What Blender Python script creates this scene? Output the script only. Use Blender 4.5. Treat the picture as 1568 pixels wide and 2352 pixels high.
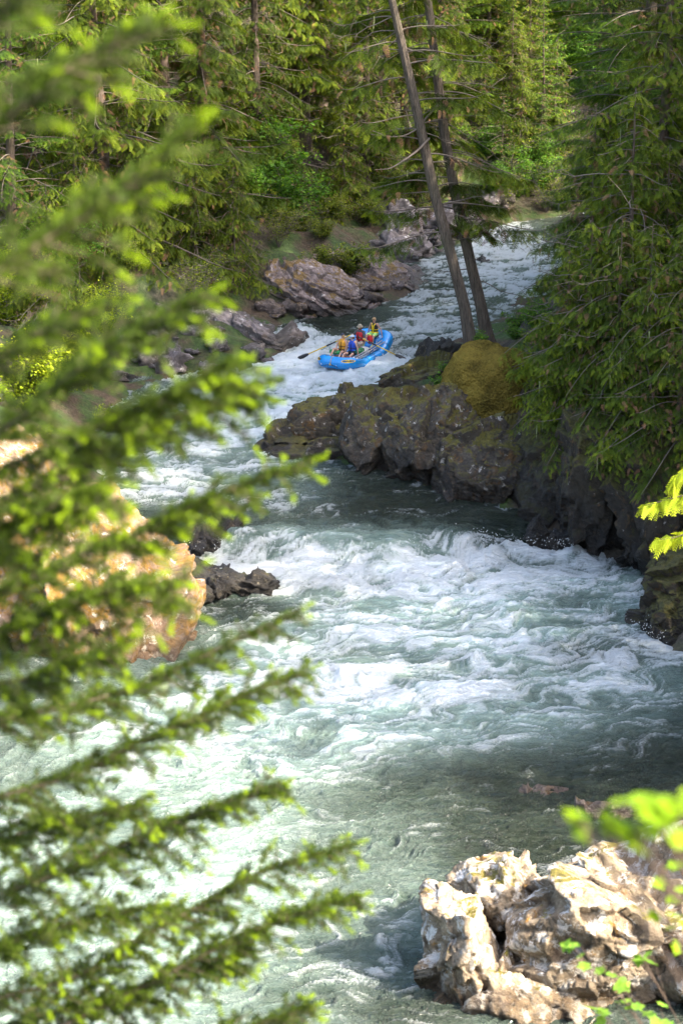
import bpy, bmesh, math, random
import numpy as np
from mathutils import Vector, Matrix, Euler

for _o in list(bpy.data.objects):
    bpy.data.objects.remove(_o)
SC = bpy.context.scene
COL = SC.collection
R = math.radians

# ------------------------------------------------------------------ camera
CAM_Z = 20.0
PITCH = 16.2
FPX = 4598.0                      # focal length in pixels of a 1568 wide copy of the picture
cd = bpy.data.cameras.new('camera')
cam = bpy.data.objects.new('camera', cd)
COL.objects.link(cam)
cam.location = (0, 0, CAM_Z)
cam.rotation_euler = (R(90 - PITCH), 0, 0)
cd.sensor_fit = 'VERTICAL'
cd.sensor_height = 36.0
cd.lens = FPX / 2352.0 * 36.0
cd.clip_start = 0.2
cd.clip_end = 2000
cd.dof.use_dof = True
cd.dof.focus_distance = 82.0
cd.dof.aperture_fstop = 4.2
SC.camera = cam

# ------------------------------------------------------------------ light
SUN_EL = 38.0
SUN_AZ = 112.0                    # compass bearing of the sun, from +Y clockwise towards +X
w = bpy.data.worlds.new('World')
SC.world = w
w.use_nodes = True
nt = w.node_tree
bg = nt.nodes['Background']
sky = nt.nodes.new('ShaderNodeTexSky')
sky.sky_type = 'NISHITA'
sky.sun_disc = False
sky.sun_elevation = R(SUN_EL)
sky.sun_rotation = R(SUN_AZ)
sky.air_density = 1.0
sky.dust_density = 5.0
sky.ozone_density = 0.0
nt.links.new(sky.outputs[0], bg.inputs[0])
bg.inputs[1].default_value = 0.15
sd_ = bpy.data.lights.new('sun', 'SUN')
sun = bpy.data.objects.new('sun', sd_)
COL.objects.link(sun)
sd_.energy = 2.6
sd_.angle = R(0.55)
sd_.color = (1.0, 0.90, 0.74)
sundir = Vector((math.sin(R(SUN_AZ)) * math.cos(R(SUN_EL)), math.cos(R(SUN_AZ)) * math.cos(R(SUN_EL)), math.sin(R(SUN_EL))))
sun.rotation_euler = sundir.to_track_quat('Z', 'Y').to_euler()
sun.location = (60, -40, 80)
SC.view_settings.view_transform = 'Standard'
SC.view_settings.look = 'None'
SC.view_settings.exposure = 2.75
SC.view_settings.gamma = 1.0
try:
    SC.cycles.max_bounces = 7
    SC.cycles.transparent_max_bounces = 8
    SC.cycles.diffuse_bounces = 4
    SC.cycles.caustics_reflective = False
    SC.cycles.caustics_refractive = False
except Exception:
    pass

# ------------------------------------------------------------------ where things stand
cp, sp_ = math.cos(R(PITCH)), math.sin(R(PITCH))

def ray(X, Y):
    a, b = (X - 784.0) / FPX, -(Y - 1176.0) / FPX
    return np.array([a, cp + b * sp_, -sp_ + b * cp])

def P(X, Y, y):
    """point at depth y along +Y seen at picture position X, Y"""
    d = ray(X, Y)
    t = y / d[1]
    return np.array([d[0] * t, y, CAM_Z + d[2] * t])

def sstep(a, b, x):
    t = np.clip((x - a) / (b - a), 0, 1)
    return t * t * (3 - 2 * t)

def zw(y):
    """water level along the river"""
    y = np.asarray(y, float)
    z = 0.85 * sstep(62.0, 64.2, y)
    z = z + 0.25 * sstep(64, 75, y) + 0.75 * sstep(75, 92, y) + 0.5 * sstep(92, 104, y)
    z = z + np.maximum(0, y - 100) * 0.05
    return z

def PW(X, Y, dz=0.0):
    """point on the water seen at picture position X, Y"""
    d = ray(X, Y)
    y = 60.0
    for _ in range(40):
        z = float(zw(y)) + dz
        t = (z - CAM_Z) / d[2]
        y = 0.5 * y + 0.5 * min(400, max(5, d[1] * t))
    t = y / d[1]
    return np.array([d[0] * t, y, CAM_Z + d[2] * t])

def mpp(p):
    """metres covered by one picture unit at world point p"""
    dep = p[1] * cp + (CAM_Z - p[2]) * sp_
    return dep / FPX

# ------------------------------------------------------------------ noise
_rs = np.random.RandomState(7)
_perm = np.concatenate([_rs.permutation(256)] * 3).astype(np.int32)
_g3 = _rs.normal(size=(256, 3)); _g3 /= np.linalg.norm(_g3, axis=1)[:, None]
_g2 = _rs.normal(size=(256, 2)); _g2 /= np.linalg.norm(_g2, axis=1)[:, None]

def n2(x, y, s=0):
    x = x + s * 17.31; y = y + s * 9.77
    xi = np.floor(x).astype(np.int32); yi = np.floor(y).astype(np.int32)
    xf = x - xi; yf = y - yi
    u = xf * xf * xf * (xf * (xf * 6 - 15) + 10); v = yf * yf * yf * (yf * (yf * 6 - 15) + 10)
    def g(a, b, dx, dy):
        h = _perm[_perm[a & 255] + (b & 255)]
        return _g2[h, 0] * dx + _g2[h, 1] * dy
    a = g(xi, yi, xf, yf); b = g(xi + 1, yi, xf - 1, yf)
    c = g(xi, yi + 1, xf, yf - 1); d = g(xi + 1, yi + 1, xf - 1, yf - 1)
    return 1.6 * ((a + (b - a) * u) * (1 - v) + (c + (d - c) * u) * v)

def n3(p, s=0):
    p = p + s * 13.7
    i = np.floor(p).astype(np.int32); f = p - i
    w_ = f * f * f * (f * (f * 6 - 15) + 10)
    r = 0
    for dx in (0, 1):
        for dy in (0, 1):
            for dz in (0, 1):
                h = _perm[_perm[_perm[(i[:, 0] + dx) & 255] + ((i[:, 1] + dy) & 255)] + ((i[:, 2] + dz) & 255)]
                g = _g3[h]
                dd = g[:, 0] * (f[:, 0] - dx) + g[:, 1] * (f[:, 1] - dy) + g[:, 2] * (f[:, 2] - dz)
                wx = w_[:, 0] if dx else 1 - w_[:, 0]
                wy = w_[:, 1] if dy else 1 - w_[:, 1]
                wz = w_[:, 2] if dz else 1 - w_[:, 2]
                r = r + dd * wx * wy * wz
    return 1.6 * r

def fbm2(x, y, o=4, s=0, g=0.5, l=2.07):
    r = 0; a = 1
    for k in range(o):
        r = r + a * n2(x, y, s + k * 3); x = x * l; y = y * l; a *= g
    return r

def fbm3(p, o=4, s=0, g=0.5, l=2.1):
    r = 0; a = 1
    for k in range(o):
        r = r + a * n3(p, s + k * 3); p = p * l; a *= g
    return r

# ------------------------------------------------------------------ objects
def mesh_np(name, V, F, mats=None, attrs=None, smooth=False, mi=None):
    """V (n,3); F (m,k) array of equal polygons"""
    V = np.asarray(V, np.float32); F = np.asarray(F, np.int32)
    me = bpy.data.meshes.new(name)
    m, k = F.shape
    me.vertices.add(len(V)); me.vertices.foreach_set('co', V.ravel())
    me.loops.add(m * k); me.loops.foreach_set('vertex_index', F.ravel())
    me.polygons.add(m); me.polygons.foreach_set('loop_start', np.arange(0, m * k, k, dtype=np.int32))
    try:
        me.polygons.foreach_set('loop_total', np.full(m, k, np.int32))
    except Exception:
        pass
    for a, d in (attrs or {}).items():
        at = me.attributes.new(a, 'FLOAT', 'POINT')
        at.data.foreach_set('value', np.asarray(d, np.float32))
    for mt in (mats or []):
        me.materials.append(mt)
    if mi is not None:
        me.polygons.foreach_set('material_index', np.asarray(mi, np.int32))
    if smooth:
        me.polygons.foreach_set('use_smooth', np.ones(m, bool))
    me.update(calc_edges=True)
    me.validate()
    return me

def link(name, me, parent=None):
    o = bpy.data.objects.new(name, me)
    COL.objects.link(o)
    if parent is not None:
        o.parent = parent
    return o

def tag(o, label=None, cat=None, group=None, kind=None):
    if label: o['label'] = label
    if cat: o['category'] = cat
    if group: o['group'] = group
    if kind: o['kind'] = kind
    return o

def empty(name, loc=(0, 0, 0), rz=0.0):
    o = bpy.data.objects.new(name, None)
    o.empty_display_size = 0.2
    COL.objects.link(o)
    o.location = loc; o.rotation_euler = (0, 0, rz)
    return o

class MB:
    """collects polygons of any size"""
    def __init__(s): s.v = []; s.f = []
    def add(s, vs, fs):
        b = len(s.v); s.v += [tuple(map(float, v)) for v in vs]; s.f += [tuple(b + i for i in f) for f in fs]
    def tube(s, pts, rad, n=8, caps=True, flat=1.0):
        pts = [Vector(p) for p in pts]
        if not hasattr(rad, '__len__'): rad = [rad] * len(pts)
        vs, fs = [], []
        up = None
        for i, p in enumerate(pts):
            t = (pts[min(i + 1, len(pts) - 1)] - pts[max(i - 1, 0)])
            if t.length < 1e-9: t = Vector((0, 0, 1))
            t.normalize()
            if up is None:
                up = Vector((0, 0, 1)) if abs(t.z) < 0.9 else Vector((1, 0, 0))
            a = up - t * up.dot(t)
            if a.length < 1e-6: a = t.orthogonal()
            a.normalize(); b = t.cross(a); up = a
            for k in range(n):
                an = 2 * math.pi * k / n
                vs.append(p + (a * math.cos(an) * flat + b * math.sin(an)) * rad[i])
        for i in range(len(pts) - 1):
            for k in range(n):
                fs.append((i * n + k, i * n + (k + 1) % n, (i + 1) * n + (k + 1) % n, (i + 1) * n + k))
        if caps:
            fs.append(tuple(range(n))[::-1]); fs.append(tuple(range((len(pts) - 1) * n, len(pts) * n)))
        s.add(vs, fs); return s
    def box(s, c, d, M=None, bev=0.0):
        bm = bmesh.new(); bmesh.ops.create_cube(bm, size=1.0)
        for v in bm.verts: v.co = Vector((v.co.x * d[0], v.co.y * d[1], v.co.z * d[2]))
        if bev: bmesh.ops.bevel(bm, geom=bm.edges[:], offset=bev, segments=2, affect='EDGES')
        bm.verts.ensure_lookup_table()
        vs = []
        for v in bm.verts:
            q = v.co.copy()
            if M is not None: q = M @ q
            vs.append(q + Vector(c))
        s.add(vs, [tuple(v.index for v in f.verts) for f in bm.faces]); bm.free(); return s
    def ball(s, c, d, M=None, u=12, v=8):
        bm = bmesh.new(); bmesh.ops.create_uvsphere(bm, u_segments=u, v_segments=v, radius=1.0)
        vs = []
        for q in bm.verts:
            k = Vector((q.co.x * d[0], q.co.y * d[1], q.co.z * d[2]))
            if M is not None: k = M @ k
            vs.append(k + Vector(c))
        s.add(vs, [tuple(q.index for q in f.verts) for f in bm.faces]); bm.free(); return s
    def build(s, name, mat, parent=None, smooth=True):
        me = bpy.data.meshes.new(name)
        me.from_pydata(s.v, [], s.f)
        me.materials.append(mat)
        if smooth:
            me.polygons.foreach_set('use_smooth', [True] * len(me.polygons))
        me.update()
        return link(name, me, parent)

# ------------------------------------------------------------------ material helpers
class NT:
    def __init__(s, name):
        s.m = bpy.data.materials.new(name); s.m.use_nodes = True
        s.t = s.m.node_tree; s.b = s.t.nodes['Principled BSDF']; s.out = s.t.nodes['Material Output']
    def n(s, typ, **kw):
        nd = s.t.nodes.new(typ)
        for k, v in kw.items():
            if k.startswith('i_'):
                key = k[2:]
                nd.inputs[int(key) if key.isdigit() else key].default_value = v
            else: setattr(nd, k, v)
        return nd
    def l(s, a, b): s.t.links.new(a, b)
    def attr(s, name):
        return s.n('ShaderNodeAttribute', attribute_name=name).outputs['Fac']
    def coords(s, kind='Object', scale=(1, 1, 1), rot=(0, 0, 0)):
        tc = s.n('ShaderNodeTexCoord'); mp = s.n('ShaderNodeMapping')
        mp.inputs['Scale'].default_value = scale; mp.inputs['Rotation'].default_value = rot
        s.l(tc.outputs[kind], mp.inputs[0]); return mp.outputs[0]
    def noise(s, vec, scale, detail=4, rough=0.55, dist=0.0):
        nd = s.n('ShaderNodeTexNoise'); nd.inputs['Scale'].default_value = scale; nd.inputs['Detail'].default_value = detail
        nd.inputs['Roughness'].default_value = rough; nd.inputs['Distortion'].default_value = dist
        if vec is not None: s.l(vec, nd.inputs['Vector'])
        return nd.outputs['Fac']
    def ramp(s, fac, stops, interp='LINEAR'):
        nd = s.n('ShaderNodeValToRGB'); cr = nd.color_ramp; cr.interpolation = interp
        while len(cr.elements) < len(stops): cr.elements.new(0.5)
        for e, (p, c) in zip(cr.elements, stops):
            e.position = p
            e.color = (c, c, c, 1) if not hasattr(c, '__len__') else (*c, 1)
        s.l(fac, nd.inputs[0]); return nd.outputs[0]
    def mix(s, f, a, b, mode='MIX'):
        nd = s.n('ShaderNodeMix', data_type='RGBA', blend_type=mode)
        for sock, v in ((nd.inputs[0], f), (nd.inputs[6], a), (nd.inputs[7], b)):
            if isinstance(v, (int, float)): sock.default_value = v if sock == nd.inputs[0] else (v, v, v, 1)
            elif hasattr(v, '__len__'): sock.default_value = (*v, 1)
            else: s.l(v, sock)
        return nd.outputs[2]
    def math(s, op, a, b=0.0, clamp=False):
        nd = s.n('ShaderNodeMath', operation=op, use_clamp=clamp)
        for sock, v in ((nd.inputs[0], a), (nd.inputs[1], b)):
            if isinstance(v, (int, float)): sock.default_value = v
            else: s.l(v, sock)
        return nd.outputs[0]
    def bump(s, h, strength=0.5, dist=0.05, normal=None):
        nd = s.n('ShaderNodeBump'); nd.inputs['Strength'].default_value = strength; nd.inputs['Distance'].default_value = dist
        s.l(h, nd.inputs['Height'])
        if normal is not None: s.l(normal, nd.inputs['Normal'])
        return nd.outputs[0]

def simple(name, col, rough=0.6, var=0.15, scale=8.0, metal=0.0, bump=0.0, sheen=0):
    N = NT(name)
    v = N.coords('Object')
    f = N.noise(v, scale, 3)
    c2 = tuple(min(1, c * (1 + var)) for c in col); c1 = tuple(c * (1 - var) for c in col)
    N.l(N.ramp(f, [(0.3, c1), (0.7, c2)]), N.b.inputs['Base Color'])
    N.b.inputs['Roughness'].default_value = rough
    N.b.inputs['Metallic'].default_value = metal
    if bump: N.l(N.bump(N.noise(v, scale * 3, 4), bump, 0.02), N.b.inputs['Normal'])
    return N.m
# ------------------------------------------------------------------ the river bed and banks
LEFT = [(-34, 26.5), (-24, 38), (-15, 50), (-10.5, 57)] + [tuple(PW(*q)[:2]) for q in
        ((250, 1130), (200, 1000), (300, 900), (420, 858), (560, 850), (650, 806), (640, 752), (700, 728), (800, 712), (940, 682), (955, 655), (905, 612), (1000, 575), (1095, 535), (1175, 512))] + [(17, 124), (30, 129), (70, 133)]
RIGHT = [(34, 26.5), (17, 34), (12.2, 42), (11.6, 50)] + [tuple(PW(*q)[:2]) for q in
         ((1520, 1478), (1500, 1290), (1420, 1240), (1240, 1178), (1000, 1125), (830, 1075), (690, 1036), (632, 1020), (650, 965), (760, 910), (870, 870), (960, 815), (1085, 760), (1180, 690), (1290, 600), (1320, 555))] + [(24, 119), (36, 121), (70, 124)]
POLY = np.array(LEFT + RIGHT[::-1])

def river_sd(x, y):
    """signed distance to the water's edge, positive on land"""
    x = np.asarray(x, float); y = np.asarray(y, float)
    best = np.full(x.shape, 1e9); inside = np.zeros(x.shape, bool)
    n = len(POLY)
    for i in range(n):
        a = POLY[i]; b = POLY[(i + 1) % n]
        e = b - a; L2 = float(e @ e)
        t = np.clip(((x - a[0]) * e[0] + (y - a[1]) * e[1]) / L2, 0, 1)
        d = (x - a[0] - t * e[0]) ** 2 + (y - a[1] - t * e[1]) ** 2
        best = np.minimum(best, d)
        c = ((a[1] > y) != (b[1] > y))
        with np.errstate(divide='ignore', invalid='ignore'):
            xi = (b[0] - a[0]) * (y - a[1]) / (b[1] - a[1] + 1e-12) + a[0]
        inside ^= c & (x < xi)
    d = np.sqrt(best)
    return np.where(inside, -d, d)

_mid = np.array([(0, 20), (0, 50), (-1, 60), (-4, 66), (-5, 74), (-4, 82), (0, 89), (3, 95), (6.5, 103), (8, 110), (11, 116), (15, 120), (40, 124), (80, 127), (400, 129)], float)

def ground_z(x, y):
    x = np.asarray(x, float); y = np.asarray(y, float)
    sd = river_sd(x, y)
    base = zw(y)
    mx = np.interp(y, _mid[:, 1], _mid[:, 0])
    right = x > mx
    pen = 0.22 + 0.78 * sstep(2.5, 9.5, x - 1.2 * np.clip(y - 76, -3, 30) * 0.35)       # the low rocky spit
    hill = sstep(46, 64, y)
    nz = fbm2(x * 0.18, y * 0.18, 4, 3)
    s = np.maximum(sd, 0)
    hl = 0.42 * np.minimum(s, 5) + 0.50 * np.maximum(0, s - 5) + nz * np.minimum(1.2, s * 0.25)
    hr = pen * (2.2 * sstep(0.0, 2.5, s) + 0.5 * np.maximum(0, s - 1.5)) + 0.5 * hill * np.maximum(0, s - 8) + nz * np.minimum(1.2, s * 0.25)
    h = np.where(right, hr, hl)
    # the bank the photographer stands on
    near = sstep(34, 24, y)
    hn = np.minimum(0.735 * np.maximum(0, 26.5 - y), 18.3) + 0.2 * nz * sstep(0, 4, s)
    h = np.where(sd > 0, h * (1 - near) + near * np.maximum(hn, np.minimum(h, hn + 2)), h)
    h = 60 * np.tanh(h / 60)
    und = -np.minimum(1.6, 0.7 * np.maximum(0, -sd)) + 0.1 * nz
    return base + np.where(sd > 0, h, und)

def gz(x, y):
    return float(ground_z(np.array([x]), np.array([y]))[0])

def grid(xs, ys):
    X, Y = np.meshgrid(xs, ys)
    nx, ny = len(xs), len(ys)
    i = np.arange(nx * ny).reshape(ny, nx)
    F = np.stack([i[:-1, :-1], i[:-1, 1:], i[1:, 1:], i[1:, :-1]], -1).reshape(-1, 4)
    return X.ravel(), Y.ravel(), F

def ground_mat():
    N = NT('forest_floor')
    v = N.coords('Object')
    n1 = N.noise(v, 0.6, 6, 0.6); n2_ = N.noise(v, 6.0, 6, 0.7); n3_ = N.noise(v, 0.15, 3)
    soil = N.ramp(n2_, [(0.3, (0.035, 0.022, 0.012)), (0.55, (0.09, 0.06, 0.035)), (0.75, (0.16, 0.12, 0.08))])
    green = N.ramp(n2_, [(0.3, (0.02, 0.045, 0.008)), (0.7, (0.07, 0.12, 0.02))])
    c = N.mix(N.ramp(n1, [(0.42, 0.0), (0.56, 1.0)]), soil, green)
    geo = N.n('ShaderNodeNewGeometry'); sep = N.n('ShaderNodeSeparateXYZ'); N.l(geo.outputs['Normal'], sep.inputs[0])
    rockf = N.ramp(N.math('ADD', sep.outputs[2], N.math('MULTIPLY', N.math('SUBTRACT', n3_, 0.5), 0.5)), [(0.72, 1.0), (0.84, 0.0)])
    rock = N.ramp(n2_, [(0.3, (0.03, 0.025, 0.018)), (0.6, (0.09, 0.075, 0.055)), (0.8, (0.2, 0.17, 0.14))])
    N.l(N.mix(rockf, c, rock), N.b.inputs['Base Color'])
    N.b.inputs['Roughness'].default_value = 0.95
    N.l(N.bump(N.noise(v, 3.0, 8, 0.75), 1.0, 0.4), N.b.inputs['Normal'])
    return N.m

xs = np.concatenate([np.arange(-150, -45, 5.0), np.arange(-45, 45, 0.6), np.arange(45, 151, 5.0)])
ys = np.concatenate([np.arange(-60, 0, 4.0), np.arange(0, 150, 0.6), np.arange(150, 321, 5.0)])
gx, gy, gf = grid(xs, ys)
gzv = ground_z(gx, gy)
sdv = river_sd(gx, gy)
roughn = fbm2(gx * 0.9, gy * 0.9, 4, 9) * 0.35 * sstep(-0.5, 1.5, sdv)
me = mesh_np('ground', np.stack([gx, gy, gzv + roughn], 1), gf, [ground_mat()], smooth=True)
tag(link('ground', me), kind='structure')

# ------------------------------------------------------------------ the water
RAFT_C = PW(818, 806)
gxw = None
def water_mesh():
    ys = [27.0]
    while ys[-1] < 150:
        y = ys[-1]
        dist = math.hypot(y, 19); st = dist / 2000.0 / math.sin(math.atan2(19, y)) * 0.8
        ys.append(y + max(0.05, st))
    ys = np.array(ys)
    ny = len(ys)
    # fan shaped grid: columns spread with distance, margin either side of the view
    nx = 900
    tt = np.linspace(-1, 1, nx)
    half = 0.215 * (ys * cp + 19 * sp_)
    X = tt[None, :] * half[:, None]; Y = np.repeat(ys[:, None], nx, 1)
    i = np.arange(nx * ny).reshape(ny, nx)
    F = np.stack([i[:-1, :-1], i[:-1, 1:], i[1:, 1:], i[1:, :-1]], -1).reshape(-1, 4)
    x = X.ravel(); y = Y.ravel()
    # paint how churned (foam) and how aerated (milky) the river is, patch by patch
    fo = np.full(x.shape, 0.16); ae = np.full(x.shape, 0.12)
    def patch(Xp, Yp, rx, ry, f, a, ang=0.0, soft=1.0):
        nonlocal fo, ae
        c = PW(Xp, Yp); m = mpp(c)
        el = math.atan2(CAM_Z - c[2], c[1])
        Rx = rx * m; Ry = ry * m / math.sin(el)
        dx = x - c[0]; dy = y - c[1]
        ca, sa = math.cos(ang), math.sin(ang)
        ex = (dx * ca + dy * sa) / Rx; ey = (-dx * sa + dy * ca) / Ry
        k = np.clip(np.exp(-(ex * ex + ey * ey) ** 1.4) * 1.15, 0, 1)
        fo = fo + (f - fo) * k; ae = ae + (a - ae) * k
    for q in WATER_PATCHES: patch(*q)
    edge = river_sd(x, y)
    # the ledge: steep step gets foam
    lx = -np.interp(x, [-8, -4.8, -2, 0, 2.5, 4.5, 6.5, 9], [0.6, 0.0, -0.4, -1.0, -0.3, 1.2, 2.2, 2.4]) + 0.35 * fbm2(x * 0.7, y * 0.1, 3, 5)
    # flow directions, turning with the river
    fy = y + lx
    lx = lx * sstep(58, 60, y) * sstep(75, 68, y); fy = y + lx
    z = np.asarray(zw(fy), float)
    wx = x + 0.7 * fbm2(x * 0.35, y * 0.35, 3, 21); wy = y + 0.9 * fbm2(x * 0.35 + 5, y * 0.35, 3, 31)
    ca, sa = math.cos(0.35), math.sin(0.35)
    u = wx * ca + wy * sa; v = -wx * sa + wy * ca
    big = fbm2(u * 0.28, v * 0.55, 3, 41)
    rid = 1 - np.abs(fbm2(u * 0.8, v * 1.5, 3, 51))
    med = fbm2(u * 1.1, v * 3.6, 4, 61, 0.6)
    fine = fbm2(u * 2.6, v * 10.0, 3, 71, 0.65)
    turb = np.clip(fo * 1.25 + 0.05, 0, 1)
    hgt = turb * (0.17 * big + 0.09 * (rid - 0.65) + 0.055 * med + 0.018 * fine) + (1 - turb) * (0.05 * big + 0.065 * med + 0.030 * fine)
    pile = np.exp(-((fy - 61.3) / 1.1) ** 2) * (0.55 + 0.45 * fbm2(x * 0.9, y * 0.6, 3, 77)); hgt = hgt * (1 - 0.6 * np.exp(-((fy - 63.2) / 1.0) ** 2)) + 0.26 * pile
    fo = fo + (0.97 - fo) * np.clip(pile * 1.3, 0, 1); fo = fo * (1 - 0.75 * np.exp(-((fy - 64.3) / 1.0) ** 2))
    for (Xp, Yp, rx, ry, hh) in WAVES:
        c = PW(Xp, Yp); m = mpp(c); el = math.atan2(CAM_Z - c[2], c[1])
        ex = (x - c[0]) / (rx * m); ey = (y - c[1] + 0.25 * fbm2(x * 0.6, y * 0.6, 2, 81)) / (ry * m / math.sin(el))
        hgt = hgt + hh * np.exp(-(ex * ex + ey * ey)) * (1 + 0.25 * med)
    hgt = hgt * (1 - 0.45 * sstep(88, 98, y))
    z = z + hgt
    # foam cover
    n = 0.65 * fbm2(u * 0.40, v * 1.2, 3, 91) + 0.55 * med + 0.27 * fine + 0.4 * (rid - 0.7) + 0.35 * big
    fil = 1 - np.abs(fbm2(u * 0.9 + 0.5 * med, v * 2.8 + 0.5 * med, 4, 101, 0.6)) * 2.2
    n = n + 0.28 * fil
    th = 1.15 - 1.85 * fo
    foam = sstep(-1.1, 1.15, n - th) * (0.35 + 0.65 * sstep(0.05, 0.5, fo))
    shore = np.exp(-(edge / 0.35) ** 2) * sstep(-0.1, 0.5, fbm2(x * 1.5, y * 1.5, 3, 111) + 0.5 * fo)
    foam = np.clip(np.maximum(foam, shore * 0.6), 0, 1)
    aer = np.clip(ae + 0.25 * ae * (big + med), 0, 1)
    return mesh_np('water', np.stack([x, y, z], 1), F, [water_mat()], {'foam': foam, 'aer': aer, 'turb': turb}, smooth=True), (x, y, z, foam, fo, edge)

def water_mat():
    N = NT('river_water')
    v = N.coords('Object', (0.55, 2.0, 1), (0, 0, -0.35))
    f0 = N.attr('foam'); a0 = N.attr('aer'); t0 = N.attr('turb')
    nf = N.noise(v, 9.0, 6, 0.75, 0.6)
    nf2 = N.noise(v, 2.2, 4, 0.6, 0.4)
    f = N.math('ADD', f0, N.math('MULTIPLY', N.math('SUBTRACT', nf, 0.5), N.math('ADD', 0.25, N.math('MULTIPLY', N.math('MINIMUM', f0, 0.55), 1.5))))
    f = N.ramp(f, [(0.20, 0.0), (0.42, 0.34), (0.62, 0.72), (0.9, 1.0)])
    deep = N.ramp(nf2, [(0.35, (0.012, 0.018, 0.010)), (0.65, (0.030, 0.040, 0.024))])
    milky = N.ramp(nf2, [(0.30, (0.28, 0.42, 0.35)), (0.70, (0.48, 0.62, 0.55))])
    body = N.mix(a0, deep, milky)
    col = N.mix(f, body, (0.74, 0.79, 0.80))
    N.l(col, N.b.inputs['Base Color'])
    N.l(N.math('ADD', 0.07, N.math('MULTIPLY', f, 0.6)), N.b.inputs['Roughness'])
    N.b.inputs['IOR'].default_value = 1.33
    N.b.inputs['Specular IOR Level'].default_value = 1.0
    v2 = N.coords('Object', (0.7, 2.6, 1), (0, 0, -0.25))
    h1 = N.noise(v2, 2.0, 6, 0.66, 1.0)
    h2 = N.noise(v2, 11.0, 4, 0.6, 0.5)
    hh = N.math('ADD', h1, N.math('MULTIPLY', h2, 0.30))
    hh = N.math('MULTIPLY', hh, N.math('SUBTRACT', 1.0, N.math('MULTIPLY', a0, 0.75)))
    N.l(N.bump(hh, 1.0, 1.2), N.b.inputs['Normal'])
    return N.m

# X, Y, rx, ry, foam, aeration, angle   (later ones lie over earlier ones)
WATER_PATCHES = [
    # lower pool
    (500, 1900, 620, 480, 0.28, 0.62, 0.0), (350, 2150, 600, 300, 0.24, 0.75, 0.0), (700, 1650, 420, 120, 0.50, 0.85, 0.1),
    (920, 1880, 240, 130, 0.22, 0.22, 0.0), (1250, 1790, 330, 130, 0.18, 0.05, 0.0), (1180, 1960, 290, 100, 0.2, 0.04, 0.0), (860, 2000, 170, 120, 0.22, 0.35, 0.0),
    (800, 2220, 230, 150, 0.33, 0.35, 0.0), (960, 2330, 180, 60, 0.22, 0.1, 0.0),
    (1520, 1690, 240, 120, 0.16, 0.03, 0.0), (700, 1400, 160, 40, 0.30, 0.2, 0.0),
    (900, 1640, 480, 80, 0.38, 0.8, 0.0), (1050, 1440, 460, 170, 0.58, 0.95, 0.1), (1380, 1400, 170, 130, 0.46, 0.65, 0.0), (1150, 1560, 400, 60, 0.60, 0.7, -0.1), (760, 1500, 260, 60, 0.62, 0.8, 0.0),
    (780, 1570, 260, 42, 0.82, 0.9, 0.0), (1500, 1480, 110, 36, 0.75, 0.3, 0.0), (1350, 1500, 150, 30, 0.6, 0.4, 0.0), (560, 1400, 120, 30, 0.3, 0.1, 0.0),
    # plunge below the ledge
    (700, 1290, 260, 36, 0.88, 0.7, 0.0), (1050, 1275, 300, 52, 0.95, 0.8, 0.0), (1300, 1275, 130, 25, 0.85, 0.5, 0.0), (520, 1270, 110, 26, 0.9, 0.5, 0.0), (1400, 1265, 60, 20, 0.6, 0.3, 0.0),
    # smooth tongue above the ledge
    (900, 1145, 350, 66, 0.20, 0.02, 0.0), (620, 1120, 160, 60, 0.34, 0.3, 0.0), (1180, 1190, 160, 30, 0.28, 0.03, 0.0), (420, 1110, 170, 50, 0.5, 0.35, 0.0),
    (560, 1010, 150, 50, 0.36, 0.20, 0.0), (430, 960, 130, 60, 0.5, 0.35, 0.0), (420, 880, 90, 22, 0.18, 0.05, 0.0),
    # rapid round the boat
    (560, 960, 240, 90, 0.58, 0.8, 0.0), (700, 900, 250, 70, 0.80, 0.85, 0.0), (600, 860, 150, 45, 0.85, 0.85, 0.0), (900, 850, 130, 30, 0.95, 0.8, 0.0), (690, 795, 100, 30, 0.95, 0.8, 0.0), (430, 1080, 150, 50, 0.55, 0.6, 0.0),
    # upstream
    (780, 745, 130, 26, 0.24, 0.02, 0.0), (960, 775, 130, 45, 0.60, 0.35, 0.0), (1020, 720, 110, 40, 0.62, 0.35, 0.0),
    (1000, 650, 100, 26, 0.45, 0.15, 0.0), (1060, 610, 120, 20, 0.55, 0.3, 0.0), (1140, 560, 110, 45, 0.78, 0.5, 0.0), (1180, 620, 110, 60, 0.75, 0.5, 0.0),
]
WAVES = [(690, 772, 55, 12, 0.55), (600, 800, 40, 16, -0.25), (745, 800, 60, 12, 0.25), (900, 835, 70, 10, 0.3), (800, 862, 80, 8, 0.12),
         (1100, 1235, 110, 14, 0.20), (700, 1270, 120, 8, 0.15), (950, 1262, 60, 8, 0.12), (1330, 1245, 60, 10, 0.2), (1180, 1220, 40, 8, 0.22), (560, 1240, 60, 8, 0.3),
         (1180, 1400, 60, 20, 0.22), (760, 1560, 160, 14, 0.2), (1120, 1530, 150, 14, 0.2), (620, 940, 120, 14, 0.25), (540, 880, 80, 14, 0.2), (980, 745, 50, 10, 0.3)]
wme, WD = water_mesh()
tag(link('water', wme), kind='structure')
# ------------------------------------------------------------------ rocks
def ico(sub):
    bm = bmesh.new(); bmesh.ops.create_icosphere(bm, subdivisions=sub, radius=1.0)
    V = np.array([v.co[:] for v in bm.verts]); F = np.array([[v.index for v in f.verts] for f in bm.faces]); bm.free()
    return V, F
ICO = {k: ico(k) for k in (4, 5, 6)}
def _ico7():
    if 7 not in ICO: ICO[7] = ico(7)
    return ICO[7]

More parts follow.
